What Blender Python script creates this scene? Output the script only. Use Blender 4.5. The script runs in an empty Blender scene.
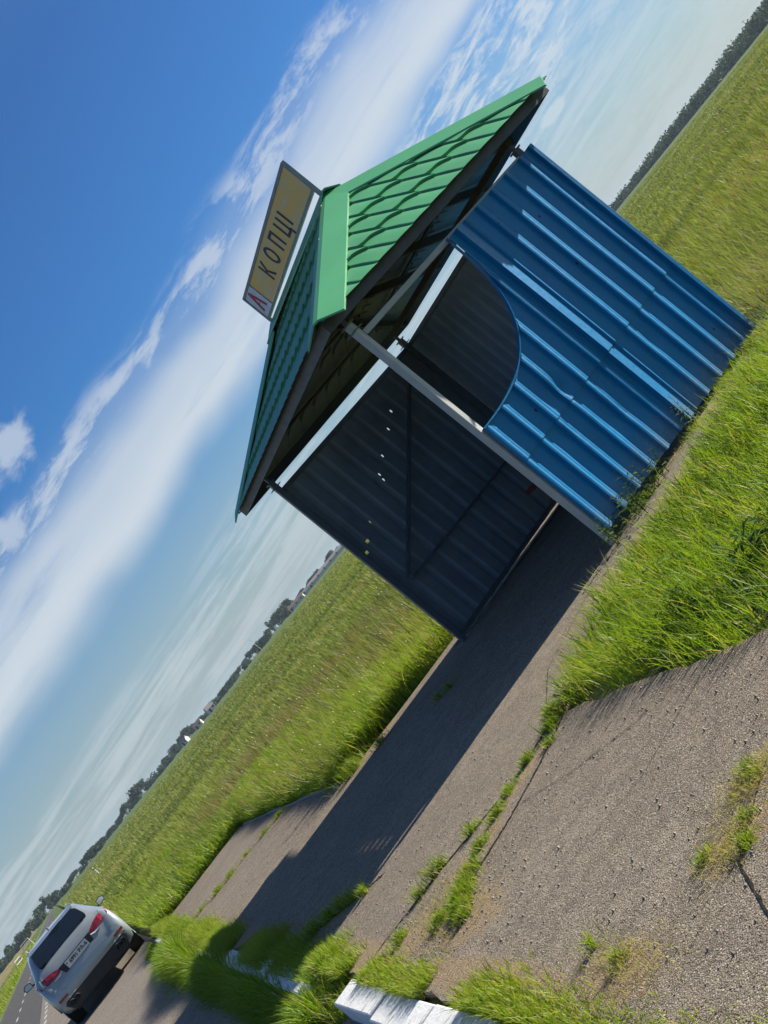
import bpy, bmesh, math, random
import numpy as np
from mathutils import Vector, Matrix
random.seed(7); RNG = np.random.default_rng(11)
S = bpy.context.scene; COL = S.collection
rad = math.radians

# ------------------------------------------------------------------ helpers
def tag(o, label=None, cat=None, group=None, kind=None):
    if label: o['label'] = label
    if cat: o['category'] = cat
    if group: o['group'] = group
    if kind: o['kind'] = kind
    return o
def empty(name, loc, label=None, cat=None, group=None, rz=0):
    o = bpy.data.objects.new(name, None); COL.objects.link(o)
    o.location = loc; o.rotation_euler = (0, 0, rz); o.empty_display_size = .2
    return tag(o, label, cat, group)
class MB:
    def __init__(s): s.v = []; s.f = []
    def add(s, vs, fs):
        b = len(s.v); s.v += [tuple(v) for v in vs]; s.f += [tuple(b+i for i in f) for f in fs]; return s
    def box(s, x0, x1, y0, y1, z0, z1):
        return s.add([(x0,y0,z0),(x1,y0,z0),(x1,y1,z0),(x0,y1,z0),(x0,y0,z1),(x1,y0,z1),(x1,y1,z1),(x0,y1,z1)],
                     [(0,3,2,1),(4,5,6,7),(0,1,5,4),(1,2,6,5),(2,3,7,6),(3,0,4,7)])
    def bar(s, a, b, w, h, up=(0,0,1), roll=0):
        a = Vector(a); b = Vector(b); d = (b-a).normalized(); u = Vector(up)
        if abs(d.dot(u)) > .98: u = Vector((0,1,0))
        r = d.cross(u).normalized(); u = r.cross(d).normalized()
        if roll:
            q = Matrix.Rotation(roll, 3, d); r = q @ r; u = q @ u
        vs = []
        for p in (a, b):
            for sx, sy in ((-1,-1),(1,-1),(1,1),(-1,1)): vs.append(p + r*(sx*w/2) + u*(sy*h/2))
        return s.add(vs, [(0,1,2,3),(7,6,5,4),(0,4,5,1),(1,5,6,2),(2,6,7,3),(3,7,4,0)])
    def tube(s, a, b, r0, r1=None, n=10, cap=True):
        a = Vector(a); b = Vector(b); r1 = r0 if r1 is None else r1
        d = (b-a).normalized(); u = Vector((0,0,1)) if abs(d.z) < .95 else Vector((1,0,0))
        x = d.cross(u).normalized(); y = d.cross(x)
        vs = []
        for p, r in ((a, r0), (b, r1)):
            for k in range(n):
                t = 2*math.pi*k/n; vs.append(p + x*(r*math.cos(t)) + y*(r*math.sin(t)))
        fs = [(k, (k+1) % n, n+(k+1) % n, n+k) for k in range(n)]
        if cap: fs += [tuple(range(n))[::-1], tuple(range(n, 2*n))]
        return s.add(vs, fs)
    def prism(s, pts, d):       # polygon pts (3D) extruded along d
        n = len(pts); d = Vector(d); p = [Vector(q) for q in pts]
        return s.add(p + [q+d for q in p], [tuple(range(n))[::-1], tuple(range(n, 2*n))] + [(k, (k+1) % n, n+(k+1) % n, n+k) for k in range(n)])
    def build(s, name, mat, parent=None, off=None, smooth=False, bevel=0):
        me = bpy.data.meshes.new(name)
        o3 = Vector((0,0,0))
        if parent is not None and off is None:
            p = parent
            while p is not None: o3 += Vector(p.location); p = p.parent
        elif off is not None: o3 = Vector(off)
        me.from_pydata([tuple(Vector(v)-o3) for v in s.v], [], s.f); me.update()
        bm = bmesh.new(); bm.from_mesh(me); bmesh.ops.recalc_face_normals(bm, faces=bm.faces)
        if bevel: bmesh.ops.bevel(bm, geom=[e for e in bm.edges if len(e.link_faces) == 2 and e.calc_face_angle(0) > .5], offset=bevel, segments=2, affect='EDGES', profile=.5)
        bm.to_mesh(me); bm.free()
        if smooth:
            me.polygons.foreach_set('use_smooth', [True]*len(me.polygons)); me.update()
            if hasattr(me, 'set_sharp_from_angle'): me.set_sharp_from_angle(angle=rad(38))
        o = bpy.data.objects.new(name, me); COL.objects.link(o)
        for m in (mat if isinstance(mat, (list, tuple)) else [mat]): me.materials.append(m)
        if parent is not None: o.parent = parent
        elif off is not None: o.location = off
        return o

# ------------------------------------------------------------------ materials
def nt(name):
    m = bpy.data.materials.new(name); m.use_nodes = True; t = m.node_tree; t.nodes.clear()
    out = t.nodes.new('ShaderNodeOutputMaterial'); return m, t, out
def N(t, typ, **kw):
    n = t.nodes.new(typ)
    for k, v in kw.items():
        if k in n.inputs: n.inputs[k].default_value = v
        else: setattr(n, k, v)
    return n
def ramp(t, fac, stops, interp='LINEAR'):
    r = t.nodes.new('ShaderNodeValToRGB'); r.color_ramp.interpolation = interp
    e = r.color_ramp.elements
    while len(e) > 1: e.remove(e[0])
    e[0].position = stops[0][0]; e[0].color = (*stops[0][1], 1) if len(stops[0][1]) == 3 else stops[0][1]
    for p, c in stops[1:]:
        x = e.new(p); x.color = (*c, 1) if len(c) == 3 else c
    if fac is not None: t.links.new(fac, r.inputs[0])
    return r.outputs[0]
def mixc(t, fac, a, b, mode='MIX'):
    m = t.nodes.new('ShaderNodeMix'); m.data_type = 'RGBA'; m.blend_type = mode
    for sock, v in ((m.inputs[0], fac), (m.inputs[6], a), (m.inputs[7], b)):
        if hasattr(v, 'links') or isinstance(v, bpy.types.NodeSocket): t.links.new(v, sock)
        elif isinstance(v, (int, float)): sock.default_value = v
        else: sock.default_value = (*v, 1)
    return m.outputs[2]
def math_(t, op, a, b=0, c=0):
    m = t.nodes.new('ShaderNodeMath'); m.operation = op
    for i, v in enumerate((a, b, c)):
        if isinstance(v, bpy.types.NodeSocket): t.links.new(v, m.inputs[i])
        else: m.inputs[i].default_value = v
    return m.outputs[0]
def noise(t, scale, detail=4, rough=.55, vec=None, dist=0, out='Fac'):
    n = N(t, 'ShaderNodeTexNoise', Scale=scale, Detail=detail, Roughness=rough, Distortion=dist)
    if vec is None: vec = coords(t)
    t.links.new(vec, n.inputs['Vector']); return n.outputs[out]
def coords(t, kind='Object', scale=None, loc=None):
    c = None
    for n in t.nodes:
        if n.type == 'TEX_COORD': c = n
    if c is None: c = t.nodes.new('ShaderNodeTexCoord')
    v = c.outputs[kind]
    if scale or loc:
        m = t.nodes.new('ShaderNodeMapping'); t.links.new(v, m.inputs[0])
        if scale: m.inputs['Scale'].default_value = scale
        if loc: m.inputs['Location'].default_value = loc
        v = m.outputs[0]
    return v
def bsdf(t, out, color, rough=.6, metal=0, spec=.5, bump=None, bstr=.3, bdist=.01, coat=0):
    b = t.nodes.new('ShaderNodeBsdfPrincipled')
    for k, v in (('Base Color', color), ('Roughness', rough), ('Metallic', metal), ('Specular IOR Level', spec), ('Coat Weight', coat)):
        if isinstance(v, bpy.types.NodeSocket): t.links.new(v, b.inputs[k])
        elif k == 'Base Color': b.inputs[k].default_value = (*v, 1)
        else: b.inputs[k].default_value = v
    b.inputs['Coat Roughness'].default_value = .08
    if bump is not None:
        n = N(t, 'ShaderNodeBump', Strength=bstr, Distance=bdist); t.links.new(bump, n.inputs['Height']); t.links.new(n.outputs[0], b.inputs['Normal'])
    t.links.new(b.outputs[0], out.inputs[0]); return b
def paint(name, c, c2=None, scale=3, rough=.4, metal=0, coat=0, bump=.1, spec=.5, bs=40):
    m, t, out = nt(name); c2 = c2 or tuple(x*.78 for x in c)
    f = noise(t, scale, 6, .65); col = mixc(t, ramp(t, f, [(.35,(0,0,0)),(.68,(1,1,1))]), c, c2)
    r = math_(t, 'MULTIPLY_ADD', noise(t, scale*4, 4), .3, rough-.12)
    bsdf(t, out, col, r, metal, spec, noise(t, bs, 3), bump, .004, coat); return m

# asphalt
def asphalt(name, base, dark, light, stone=170, brown=(.21,.165,.12), dirt=False):
    m, t, out = nt(name)
    big = noise(t, .55, 5, .6); mid = noise(t, 5, 5, .7)
    c = mixc(t, ramp(t, big, [(.38,(0,0,0)),(.6,(1,1,1))]), base, brown)
    c = mixc(t, ramp(t, mid, [(.35,(1,1,1)),(.6,(0,0,0))]), c, dark)
    v = N(t, 'ShaderNodeTexVoronoi', Scale=stone); t.links.new(coords(t), v.inputs['Vector'])
    sp = N(t, 'ShaderNodeSeparateColor'); t.links.new(v.outputs['Color'], sp.inputs[0])
    c = mixc(t, ramp(t, sp.outputs[0], [(.72,(0,0,0)),(.95,(.8,.8,.8))]), c, light)
    c = mixc(t, ramp(t, sp.outputs[1], [(.7,(0,0,0)),(.95,(.85,.85,.85))]), c, tuple(x*.45 for x in dark))
    v2 = N(t, 'ShaderNodeTexVoronoi', Scale=stone*.28); t.links.new(coords(t), v2.inputs['Vector'])
    s2 = N(t, 'ShaderNodeSeparateColor'); t.links.new(v2.outputs['Color'], s2.inputs[0])
    pit_shade = math_(t, 'MULTIPLY', ramp(t, s2.outputs[2], [(.9,(0,0,0)),(.93,(1,1,1))]), ramp(t, v2.outputs['Distance'], [(.15,(1,1,1)),(.3,(0,0,0))]))
    c = mixc(t, pit_shade, c, tuple(x*.5 for x in dark))  # tiny shadows painted into the colour of the bumped pits
    h = math_(t, 'ADD', math_(t, 'MULTIPLY', v.outputs['Distance'], -1), math_(t, 'MULTIPLY', noise(t, 60, 5, .7), 1.2))
    h = math_(t, 'SUBTRACT', h, pit_shade)
    if dirt:       # soil washed over the slab around its cracks: ragged patches fixed in place
        sx_ = N(t, 'ShaderNodeSeparateXYZ'); t.links.new(coords(t), sx_.inputs[0]); acc = None
        for cx, cy, rx, ry in [(1.17,7.6,.2,.6),(1.05,8.35,.2,.35),(1.6,8.35,.3,.2),(2.1,8.48,.35,.1),(1.5,4.85,.17,.2),(1.8,5.05,.14,.16),(.95,5.1,.14,.35),(1.15,11.1,.12,.35),(.85,6.6,.12,1.2),(.85,9.5,.14,1.5),(.85,14,.14,4),(5.6,10.1,2.2,.4),(6,11.12,1.6,.12),(3.0,9.0,.4,.12),(2.66,7.2,.06,1.6),(2.7,20.9,.3,.4),(1.6,21.2,.5,.2),(3.2,16.4,.6,.25)]:
            a_ = math_(t, 'DIVIDE', math_(t, 'SUBTRACT', sx_.outputs[0], cx), rx); b_ = math_(t, 'DIVIDE', math_(t, 'SUBTRACT', sx_.outputs[1], cy), ry)
            d_ = math_(t, 'SUBTRACT', 1.3, math_(t, 'SQRT', math_(t, 'MULTIPLY_ADD', a_, a_, math_(t, 'MULTIPLY', b_, b_)))); acc = d_ if acc is None else math_(t, 'MAXIMUM', acc, d_)
        ms = ramp(t, math_(t, 'MULTIPLY_ADD', math_(t, 'SUBTRACT', noise(t, 16, 8, .75), .5), 2.6, acc), [(.28,(0,0,0)),(.5,(.92,.92,.92))])
        sc_ = ramp(t, noise(t, 40, 7, .8), [(.3,(.08,.055,.035)),(.46,(.24,.17,.10)),(.6,(.40,.31,.19)),(.75,(.52,.43,.28))])
        c = mixc(t, ms, c, sc_)
    bsdf(t, out, c, .88, 0, .3, h, .75, .006); return m
M = {}
M['asphalt'] = asphalt('platform_asphalt', (.275,.228,.172), (.165,.135,.10), (.52,.46,.36), stone=150, dirt=True)
M['bay'] = asphalt('lay_by_asphalt', (.27,.235,.195), (.2,.175,.148), (.5,.45,.38), 110, (.25,.2,.155))
M['road'] = asphalt('road_asphalt', (.10,.098,.10), (.075,.073,.075), (.2,.2,.19), 120, (.1,.095,.09))
M['line'] = paint('road_paint', (.62,.62,.6), (.3,.3,.28), 6, .7)
# soil
m, t, out = nt('dry_soil')
c = ramp(t, noise(t, 14, 8, .75), [(.3,(.05,.036,.024)),(.5,(.13,.098,.065)),(.68,(.27,.215,.15)),(.8,(.36,.31,.23))])
bsdf(t, out, c, .95, 0, .2, noise(t, 70, 7, .75), 1, .02); M['soil'] = m
m, t, out = nt('dark_crack_soil')
c = ramp(t, noise(t, 25, 6, .7), [(.35,(.015,.012,.009)),(.6,(.05,.04,.03)),(.75,(.14,.11,.08))])
bsdf(t, out, c, .95, 0, .2, noise(t, 90, 6, .7), 1, .02); M['crack'] = m
# field
m, t, out = nt('field_ground')
P0 = coords(t)
sx = N(t, 'ShaderNodeSeparateXYZ'); t.links.new(P0, sx.inputs[0])
band = noise(t, 1, 6, .65, coords(t, scale=(.012,.055,1)))
fine = noise(t, 1, 8, .75, coords(t, scale=(1.2,1.7,1)))
finer = noise(t, 1, 6, .8, coords(t, scale=(.18,.3,1)))
c = ramp(t, band, [(.28,(.17,.17,.07)),(.4,(.155,.195,.06)),(.52,(.13,.20,.05)),(.66,(.18,.235,.07)),(.8,(.21,.21,.09))])
c = mixc(t, ramp(t, fine, [(.3,(.75,.75,.75)),(.62,(0,0,0))]), c, (.028,.046,.016))
c = mixc(t, ramp(t, finer, [(.55,(0,0,0)),(.75,(.55,.55,.55))]), c, (.17,.155,.075))
wheat = mixc(t, ramp(t, noise(t, 1, 6, .7, coords(t, scale=(.05,.02,1))), [(.35,(0,0,0)),(.65,(1,1,1))]), (.34,.26,.12), (.22,.21,.09))
wm = ramp(t, math_(t, 'MULTIPLY_ADD', sx.outputs[0], -.02, 0), [(.24,(0,0,0)),(.3,(1,1,1))])   # left of x = -13
c = mixc(t, wm, c, wheat)
bsdf(t, out, c, .95, 0, .15, math_(t, 'ADD', fine, finer), 1, .35); M['field'] = m
# grass blades
def grassmat(name, stops, trans=.42, spec=.25):
    m, t, out = nt(name)
    a = N(t, 'ShaderNodeAttribute', attribute_name='tint')
    c = ramp(t, a.outputs['Fac'], stops)
    d = N(t, 'ShaderNodeBsdfPrincipled', Roughness=.5); d.inputs['Specular IOR Level'].default_value = spec; t.links.new(c, d.inputs['Base Color'])
    tr = N(t, 'ShaderNodeBsdfTranslucent'); t.links.new(mixc(t, 1., c, (1.3,1.25,.55), 'MULTIPLY'), tr.inputs[0])
    mx = N(t, 'ShaderNodeMixShader', Fac=trans); t.links.new(d.outputs[0], mx.inputs[1]); t.links.new(tr.outputs[0], mx.inputs[2]); t.links.new(mx.outputs[0], out.inputs[0])
    return m
GS = [(0,(.035,.08,.012)),(.3,(.11,.20,.018)),(.6,(.21,.33,.02)),(.82,(.25,.32,.035)),(.9,(.33,.31,.1)),(1,(.45,.37,.19))]
M['grass'] = grassmat('grass_blades', GS)
M['meadow'] = grassmat('meadow_blades', [(0,(.085,.115,.038)),(.35,(.15,.19,.058)),(.6,(.205,.255,.066)),(.8,(.26,.32,.075)),(.88,(.23,.21,.09)),(1,(.26,.2,.12))], .32, .1)
M['leaf'] = grassmat('weed_leaves', [(0,(.03,.07,.012)),(.5,(.07,.15,.02)),(1,(.16,.25,.04))], .35)
M['palegreen'] = grassmat('mugwort_leaves', [(0,(.12,.2,.12)),(1,(.3,.38,.24))], .3)
def crown(name, a, b):
    m, t, out = nt(name)
    g = N(t, 'ShaderNodeNewGeometry'); oi = N(t, 'ShaderNodeObjectInfo')
    c = mixc(t, g.outputs['Random Per Island'], a, b)
    c = mixc(t, oi.outputs['Random'], c, mixc(t, .5, c, (.035,.05,.028)))
    d = N(t, 'ShaderNodeBsdfPrincipled', Roughness=.7); t.links.new(c, d.inputs['Base Color']); d.inputs['Specular IOR Level'].default_value = .15
    tr = N(t, 'ShaderNodeBsdfTranslucent'); t.links.new(c, tr.inputs[0])
    mx = N(t, 'ShaderNodeMixShader', Fac=.2); t.links.new(d.outputs[0], mx.inputs[1]); t.links.new(tr.outputs[0], mx.inputs[2]); t.links.new(mx.outputs[0], out.inputs[0])
    return m
M['crown'] = crown('tree_foliage', (.035,.065,.025), (.075,.105,.04))
M['bark'] = paint('bark', (.09,.07,.05), (.05,.04,.03), 8, .9)
# painted metals
def bluemat():
    m, t, out = nt('blue_painted_sheet')
    f = noise(t, 2.2, 7, .7, coords(t, scale=(1,1,.5)))
    c = mixc(t, ramp(t, f, [(.35,(0,0,0)),(.7,(1,1,1))]), (.002,.20,.47), (.002,.15,.37))
    st = noise(t, 1, 8, .8, coords(t, scale=(60,60,9)))
    c = mixc(t, ramp(t, st, [(.6,(0,0,0)),(.74,(.45,.45,.45))]), c, (.12,.33,.5))
    sp = noise(t, 38, 4, .8); c = mixc(t, ramp(t, sp, [(.70,(0,0,0)),(.76,(.8,.8,.8))]), c, (.5,.58,.6))
    d = noise(t, 9, 5, .8); c = mixc(t, ramp(t, d, [(.70,(0,0,0)),(.74,(.6,.6,.6))]), c, (.03,.045,.06))
    sz = N(t, 'ShaderNodeSeparateXYZ'); t.links.new(coords(t), sz.inputs[0])
    low = math_(t, 'MULTIPLY', ramp(t, sz.outputs[2], [(.0,(1,1,1)),(.38,(0,0,0))]), ramp(t, noise(t, 30, 6, .8), [(.38,(0,0,0)),(.58,(.9,.9,.9))]))
    c = mixc(t, low, c, (.17,.19,.17))
    sv = N(t, 'ShaderNodeTexVoronoi', Scale=1); t.links.new(coords(t, scale=(4.2,4.2,3.1)), sv.inputs['Vector'])
    c = mixc(t, ramp(t, sv.outputs['Distance'], [(.035,(1,1,1)),(.06,(0,0,0))]), c, (.02,.02,.025))
    rs = math_(t, 'MULTIPLY', ramp(t, noise(t, 1, 7, .8, coords(t, scale=(14,14,2.2))), [(.66,(0,0,0)),(.74,(.8,.8,.8))]), ramp(t, noise(t, 3, 3), [(.5,(0,0,0)),(.6,(1,1,1))]))
    c = mixc(t, rs, c, (.13,.075,.045))
    bsdf(t, out, c, math_(t, 'MULTIPLY_ADD', noise(t, 25, 5), .35, .25), 0, .3, noise(t, 14, 4, .7), .3, .012, .06); return m
M['blue'] = bluemat()
M['slate'] = paint('slate_primer_sheet', (.23,.29,.33), (.16,.21,.245), 2.5, .5, bump=.15)
M['steel_dark'] = paint('dark_grey_steel_paint', (.11,.135,.155), (.08,.1,.115), 5, .45)
M['steel'] = paint('grey_steel_paint', (.42,.44,.43), (.33,.35,.35), 5, .35)
M['fascia'] = paint('fascia_grey_paint', (.06,.07,.078), (.045,.05,.057), 4, .5)
M['under'] = paint('roof_underside_primer', (.17,.18,.18), (.13,.135,.14), 3, .6)
M['timber'] = paint('weathered_timber', (.075,.065,.055), (.045,.04,.035), 9, .8, bs=20, bump=.4)
M['green'] = paint('green_metal_tile', (.055,.29,.115), (.05,.24,.10), 1.6, .42, coat=.03)
M['greencap'] = paint('green_cap_flashing', (.085,.36,.155), (.07,.3,.13), 1.2, .35, coat=.15)
M['red'] = paint('red_brown_bench_paint', (.33,.045,.03), (.2,.03,.02), 8, .5)
m, t, out = nt('white_kerb_paint')
c = mixc(t, ramp(t, noise(t, 1, 6, .75, coords(t, scale=(6,22,6))), [(.56,(0,0,0)),(.63,(1,1,1))]), (.74,.76,.76), (.3,.29,.27))
c = mixc(t, ramp(t, noise(t, 45, 5, .8), [(.62,(0,0,0)),(.7,(.8,.8,.8))]), c, (.14,.13,.11))
bsdf(t, out, c, .8, 0, .3, noise(t, 30, 6, .8), .8, .01); M['kerb'] = m
M['concrete'] = paint('old_concrete', (.33,.31,.28), (.2,.19,.17), 9, .9, bump=.6)
M['stone'] = paint('loose_stone', (.3,.28,.24), (.16,.14,.12), 30, .85, bump=.4)
# sign
m, t, out = nt('faded_yellow_sign')
n1 = noise(t, 1, 8, .75, coords(t, scale=(5,2.2,9)))
c = mixc(t, ramp(t, n1, [(.38,(0,0,0)),(.6,(1,1,1))]), (1.,.56,.10), (.80,.58,.27))
c = mixc(t, ramp(t, noise(t, 1, 8, .8, coords(t, scale=(20,4,24))), [(.55,(0,0,0)),(.68,(.7,.7,.7))]), c, (.7,.68,.6))
bsdf(t, out, c, .6, 0, .3); M['yellow'] = m
M['signwhite'] = paint('sign_white_enamel', (.78,.78,.8), (.6,.6,.62), 8, .5)
M['signframe'] = paint('sign_frame_grey', (.27,.28,.28), (.19,.2,.2), 8, .5)
M['navy'] = paint('navy_lettering', (.03,.035,.055), (.05,.055,.075), 20, .6)
M['redletter'] = paint('red_lettering', (.6,.03,.06), (.5,.05,.07), 20, .6)
# car
m, t, out = nt('silver_grey_car_paint'); b = bsdf(t, out, (.31,.35,.37), .28, .3, .5, None); b.inputs['Coat Weight'].default_value = .9
M['carpaint'] = m
M['carblack'] = paint('satin_black_plastic', (.022,.024,.026), (.015,.016,.018), 12, .5)
m, t, out = nt('tinted_car_glass'); b = bsdf(t, out, (.008,.014,.022), .06, 0, .6, None); M['glass'] = m
m, t, out = nt('red_lamp_lens'); b = bsdf(t, out, (.24,.008,.016), .12, 0, .6, None, coat=1); M['lens'] = m
m, t, out = nt('clear_lamp_lens'); b = bsdf(t, out, (.7,.7,.7), .15, 0, .6, None, coat=1); M['clear'] = m
m, t, out = nt('chrome'); b = bsdf(t, out, (.7,.7,.7), .35, .6, .5, None); M['chrome'] = m
M['tyre'] = paint('tyre_rubber', (.02,.02,.02), (.03,.028,.026), 14, .85)
M['plate'] = paint('number_plate_white', (.75,.75,.73), (.68,.68,.66), 8, .4)
M['platetext'] = paint('number_plate_black', (.02,.02,.02), (.02,.02,.02), 8, .5)
M['house'] = paint('pale_render', (.62,.6,.56), (.5,.48,.45), .3, .9)
M['slatehouse'] = paint('grey_roofing', (.25,.24,.24), (.16,.15,.15), .3, .9)
M['redroof'] = paint('brown_red_roofing', (.16,.12,.10), (.12,.1,.085), .3, .9)
M['dark'] = paint('dark_opening', (.02,.022,.025), (.015,.015,.02), 1, .5)
M['pole'] = paint('grey_pole_timber', (.13,.115,.1), (.09,.08,.07), 4, .85)
M['white'] = paint('white_gloss_paint', (.75,.76,.77), (.6,.61,.62), 4, .5)

# ------------------------------------------------------------------ ground, road, platform
g = MB()
prof = [(-4000,-.05),(-6.6,-.05),(-6.3,-.2),(.6,-.2),(.69,-.045),(4000,-.045)]
ys = [-80, 0, 40, 120, 400, 1500, 6000]
for i in range(len(ys)-1):
    for j in range(len(prof)-1):
        (xa,za),(xb,zb) = prof[j], prof[j+1]
        g.add([(xa,ys[i],za),(xb,ys[i],zb),(xb,ys[i+1],zb),(xa,ys[i+1],za)], [(0,1,2,3)])
tag(g.build('field', M['field']), kind='structure')
g = MB(); g.add([(-2.6,-80,-.134),(.6,-80,-.13),(.6,34,-.13),(-1.0,48,-.134),(-2.6,58,-.134)], [(0,1,2,3,4)]); tag(g.build('lay_by', M['bay']), kind='structure')
g = MB(); g.add([(-6.25,-80,-.14),(-2.0,-80,-.14),(-2.0,60,-.14),(-2.0,6000,-.14),(-6.25,6000,-.14)], [(0,1,2,3,4)]); tag(g.build('road', M['road']), kind='structure')
g = MB()
y = -20
while y < 300:
    g.add([(-2.42,y,-.129),(-2.30,y,-.129),(-2.30,y+1.0,-.129),(-2.42,y+1.0,-.129)], [(0,1,2,3)]); y += 2.0
for y in range(-20, 900, 6): g.add([(-4.25,y,-.135),(-4.13,y,-.135),(-4.13,y+2.2,-.135),(-4.25,y+2.2,-.135)], [(0,1,2,3)])
tag(g.build('road_marking', M['line']), kind='structure')

# platform slab outline with a worn edge
def jag(pts, step=.25, amp=.03, seed=3):
    r = random.Random(seed); out = []
    for i, a in enumerate(pts):
        b = pts[(i+1) % len(pts)]; L = math.dist(a, b); n = max(1, int(L/step))
        for k in range(n):
            q = k/n; out.append((a[0]+(b[0]-a[0])*q + r.uniform(-amp, amp), a[1]+(b[1]-a[1])*q + r.uniform(-amp, amp)))
    return out
plat = jag([(.73,-6),(2.68,-6),(2.62,8.75),(3.1,9.2),(4.2,9.8),(7.5,11.1),(7.45,16.6),(3.6,16.5),(2.86,16.8),(2.82,26.3),(.73,26.3)])
g = MB(); g.prism([(x,y,-.12) for x,y in plat], (0,0,.12)); tag(g.build('platform', M['asphalt']), kind='structure')

# joints, cracks, dirt patches: thin sheets lying 4 mm above the slab
def ribbon(mb, pts, w, seed, z=.004, jit=.4, step=.08):
    r = random.Random(seed); P = []
    for i in range(len(pts)-1):
        a, b = Vector(pts[i]), Vector(pts[i+1]); n = max(1, int((b-a).length/step))
        for k in range(n): P.append(a.lerp(b, k/n))
    P.append(Vector(pts[-1])); vs = []
    for i, p in enumerate(P):
        d = (P[min(i+1, len(P)-1)] - P[max(i-1, 0)]).normalized(); nrm = Vector((-d.y, d.x))
        ww = w*(1+r.uniform(-jit, jit))/2*(.25 if i in (0, len(P)-1) else 1); off = nrm*r.uniform(-w*.35, w*.35)
        vs += [(*(p+off+nrm*ww), z), (*(p+off-nrm*ww), z)]
    mb.add(vs, [(2*i, 2*i+1, 2*i+3, 2*i+2) for i in range(len(P)-1)])
g = MB()
CR = {  # crack lines on the platform (x, y)
 'a': [(2.66,8.8),(2.2,8.64),(1.97,8.66),(1.5,8.86),(1.2,8.93),(.88,9.0)],
 'b': [(2.62,8.6),(2.2,8.3),(1.8,8.1),(1.45,8.0),(1.1,7.75)],
 'c': [(1.5,10.5),(1.25,10.95),(1.0,11.5),(.88,11.9)],
 'd': [(2.78,20.85),(2.2,21.2),(1.5,21.2),(1.0,21.9)],
 'e': [(5.1,13.0),(4.3,14.2),(3.5,15.6),(2.9,16.5)],
 'f': [(2.62,6.9),(2.3,6.95),(2.05,7.5),(1.9,8.1)],
 'h': [(4.9,11.0),(4.0,10.5),(3.2,10.0),(2.8,9.3),(2.64,8.9)],
 'i': [(1.0,3.8),(1.4,4.7),(1.8,5.0),(2.3,5.2),(2.64,5.1)],
 'j': [(1.4,6.5),(1.9,6.3),(2.5,6.45)]}
for i, (k, p) in enumerate(CR.items()): ribbon(g, p, {'f':.006,'h':.006,'j':.005,'e':.008,'i':.008}.get(k, .022), i, jit=.6, step=.025)
tag(g.build('platform_crack', M['crack']), kind='structure')
def blotch(mb, cx, cy, rx, ry, seed, z, rot=0):
    r = random.Random(seed); n = 56; ph = [r.uniform(0, 6.28) for _ in range(6)]; vs = [(cx, cy, z)]
    for k in range(n):
        t = 2*math.pi*k/n
        q = 1+.18*math.sin(2*t+ph[0])+.14*math.sin(3*t+ph[1])+.1*math.sin(7*t+ph[2])+.08*math.sin(13*t+ph[3])+r.uniform(-.06,.06)
        x, y = rx*q*math.cos(t), ry*q*math.sin(t)
        vs.append((cx+x*math.cos(rot)-y*math.sin(rot), cy+x*math.sin(rot)+y*math.cos(rot), z))
    mb.add(vs, [(0, k+1, (k+1) % n+1) for k in range(n)])
g = MB()
ribbon(g, [(4.6,15.75),(5.7,15.8),(6.9,15.85)], .25, 8, .007)
tag(g.build('bare_dirt', M['soil']), kind='structure')

# thin kerb on the platform's field side
def kerbs(name, x0, x1, z0, z1, spans, mat, label, group, seed):
    r = random.Random(seed); obs = []
    for i, (ya, yb) in enumerate(spans):
        m = MB(); m.box(x0, x1, ya+.008, yb-.008, z0, z1); o = m.build(name, mat, off=((x0+x1)/2, (ya+yb)/2, z0), bevel=.012)
        o.location.x += r.uniform(-.012, .012); o.location.z += r.uniform(-.012, .006); o.rotation_euler.z = r.uniform(-.008, .008)
        tag(o, label[i] if isinstance(label, list) else label, 'kerb stone', group); obs.append(o)
    return obs
sp1 = [(6.05,7.05),(7.07,8.07),(8.09,9.1)] + [(10.2+k*1.02, 11.2+k*1.02) for k in range(15)]
lb = ['whitewashed kerb block running out of the picture at its bottom edge', 'whitewashed kerb block second from the bottom edge of the picture', 'whitewashed kerb block with bare broken end, just before the gap in the kerb',
      'white kerb block just beyond the gap in the kerb, half under grass'] + ['white kerb block almost buried in the grass between gap and parked car']*16
kerbs('kerb_stone', .52, .70, -.2, .012, sp1, M['kerb'], lb, 'white kerb blocks along the lay-by', 4)
sp2 = [(17.0+k*1.5, 18.48+k*1.5) for k in range(6)]
kerbs('kerb_stone', 2.83, 2.89, -.1, .012, sp2, M['concrete'], 'thin grey concrete edging at the platform edge towards the field', 'thin edging strips between platform and field', 5)

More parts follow.
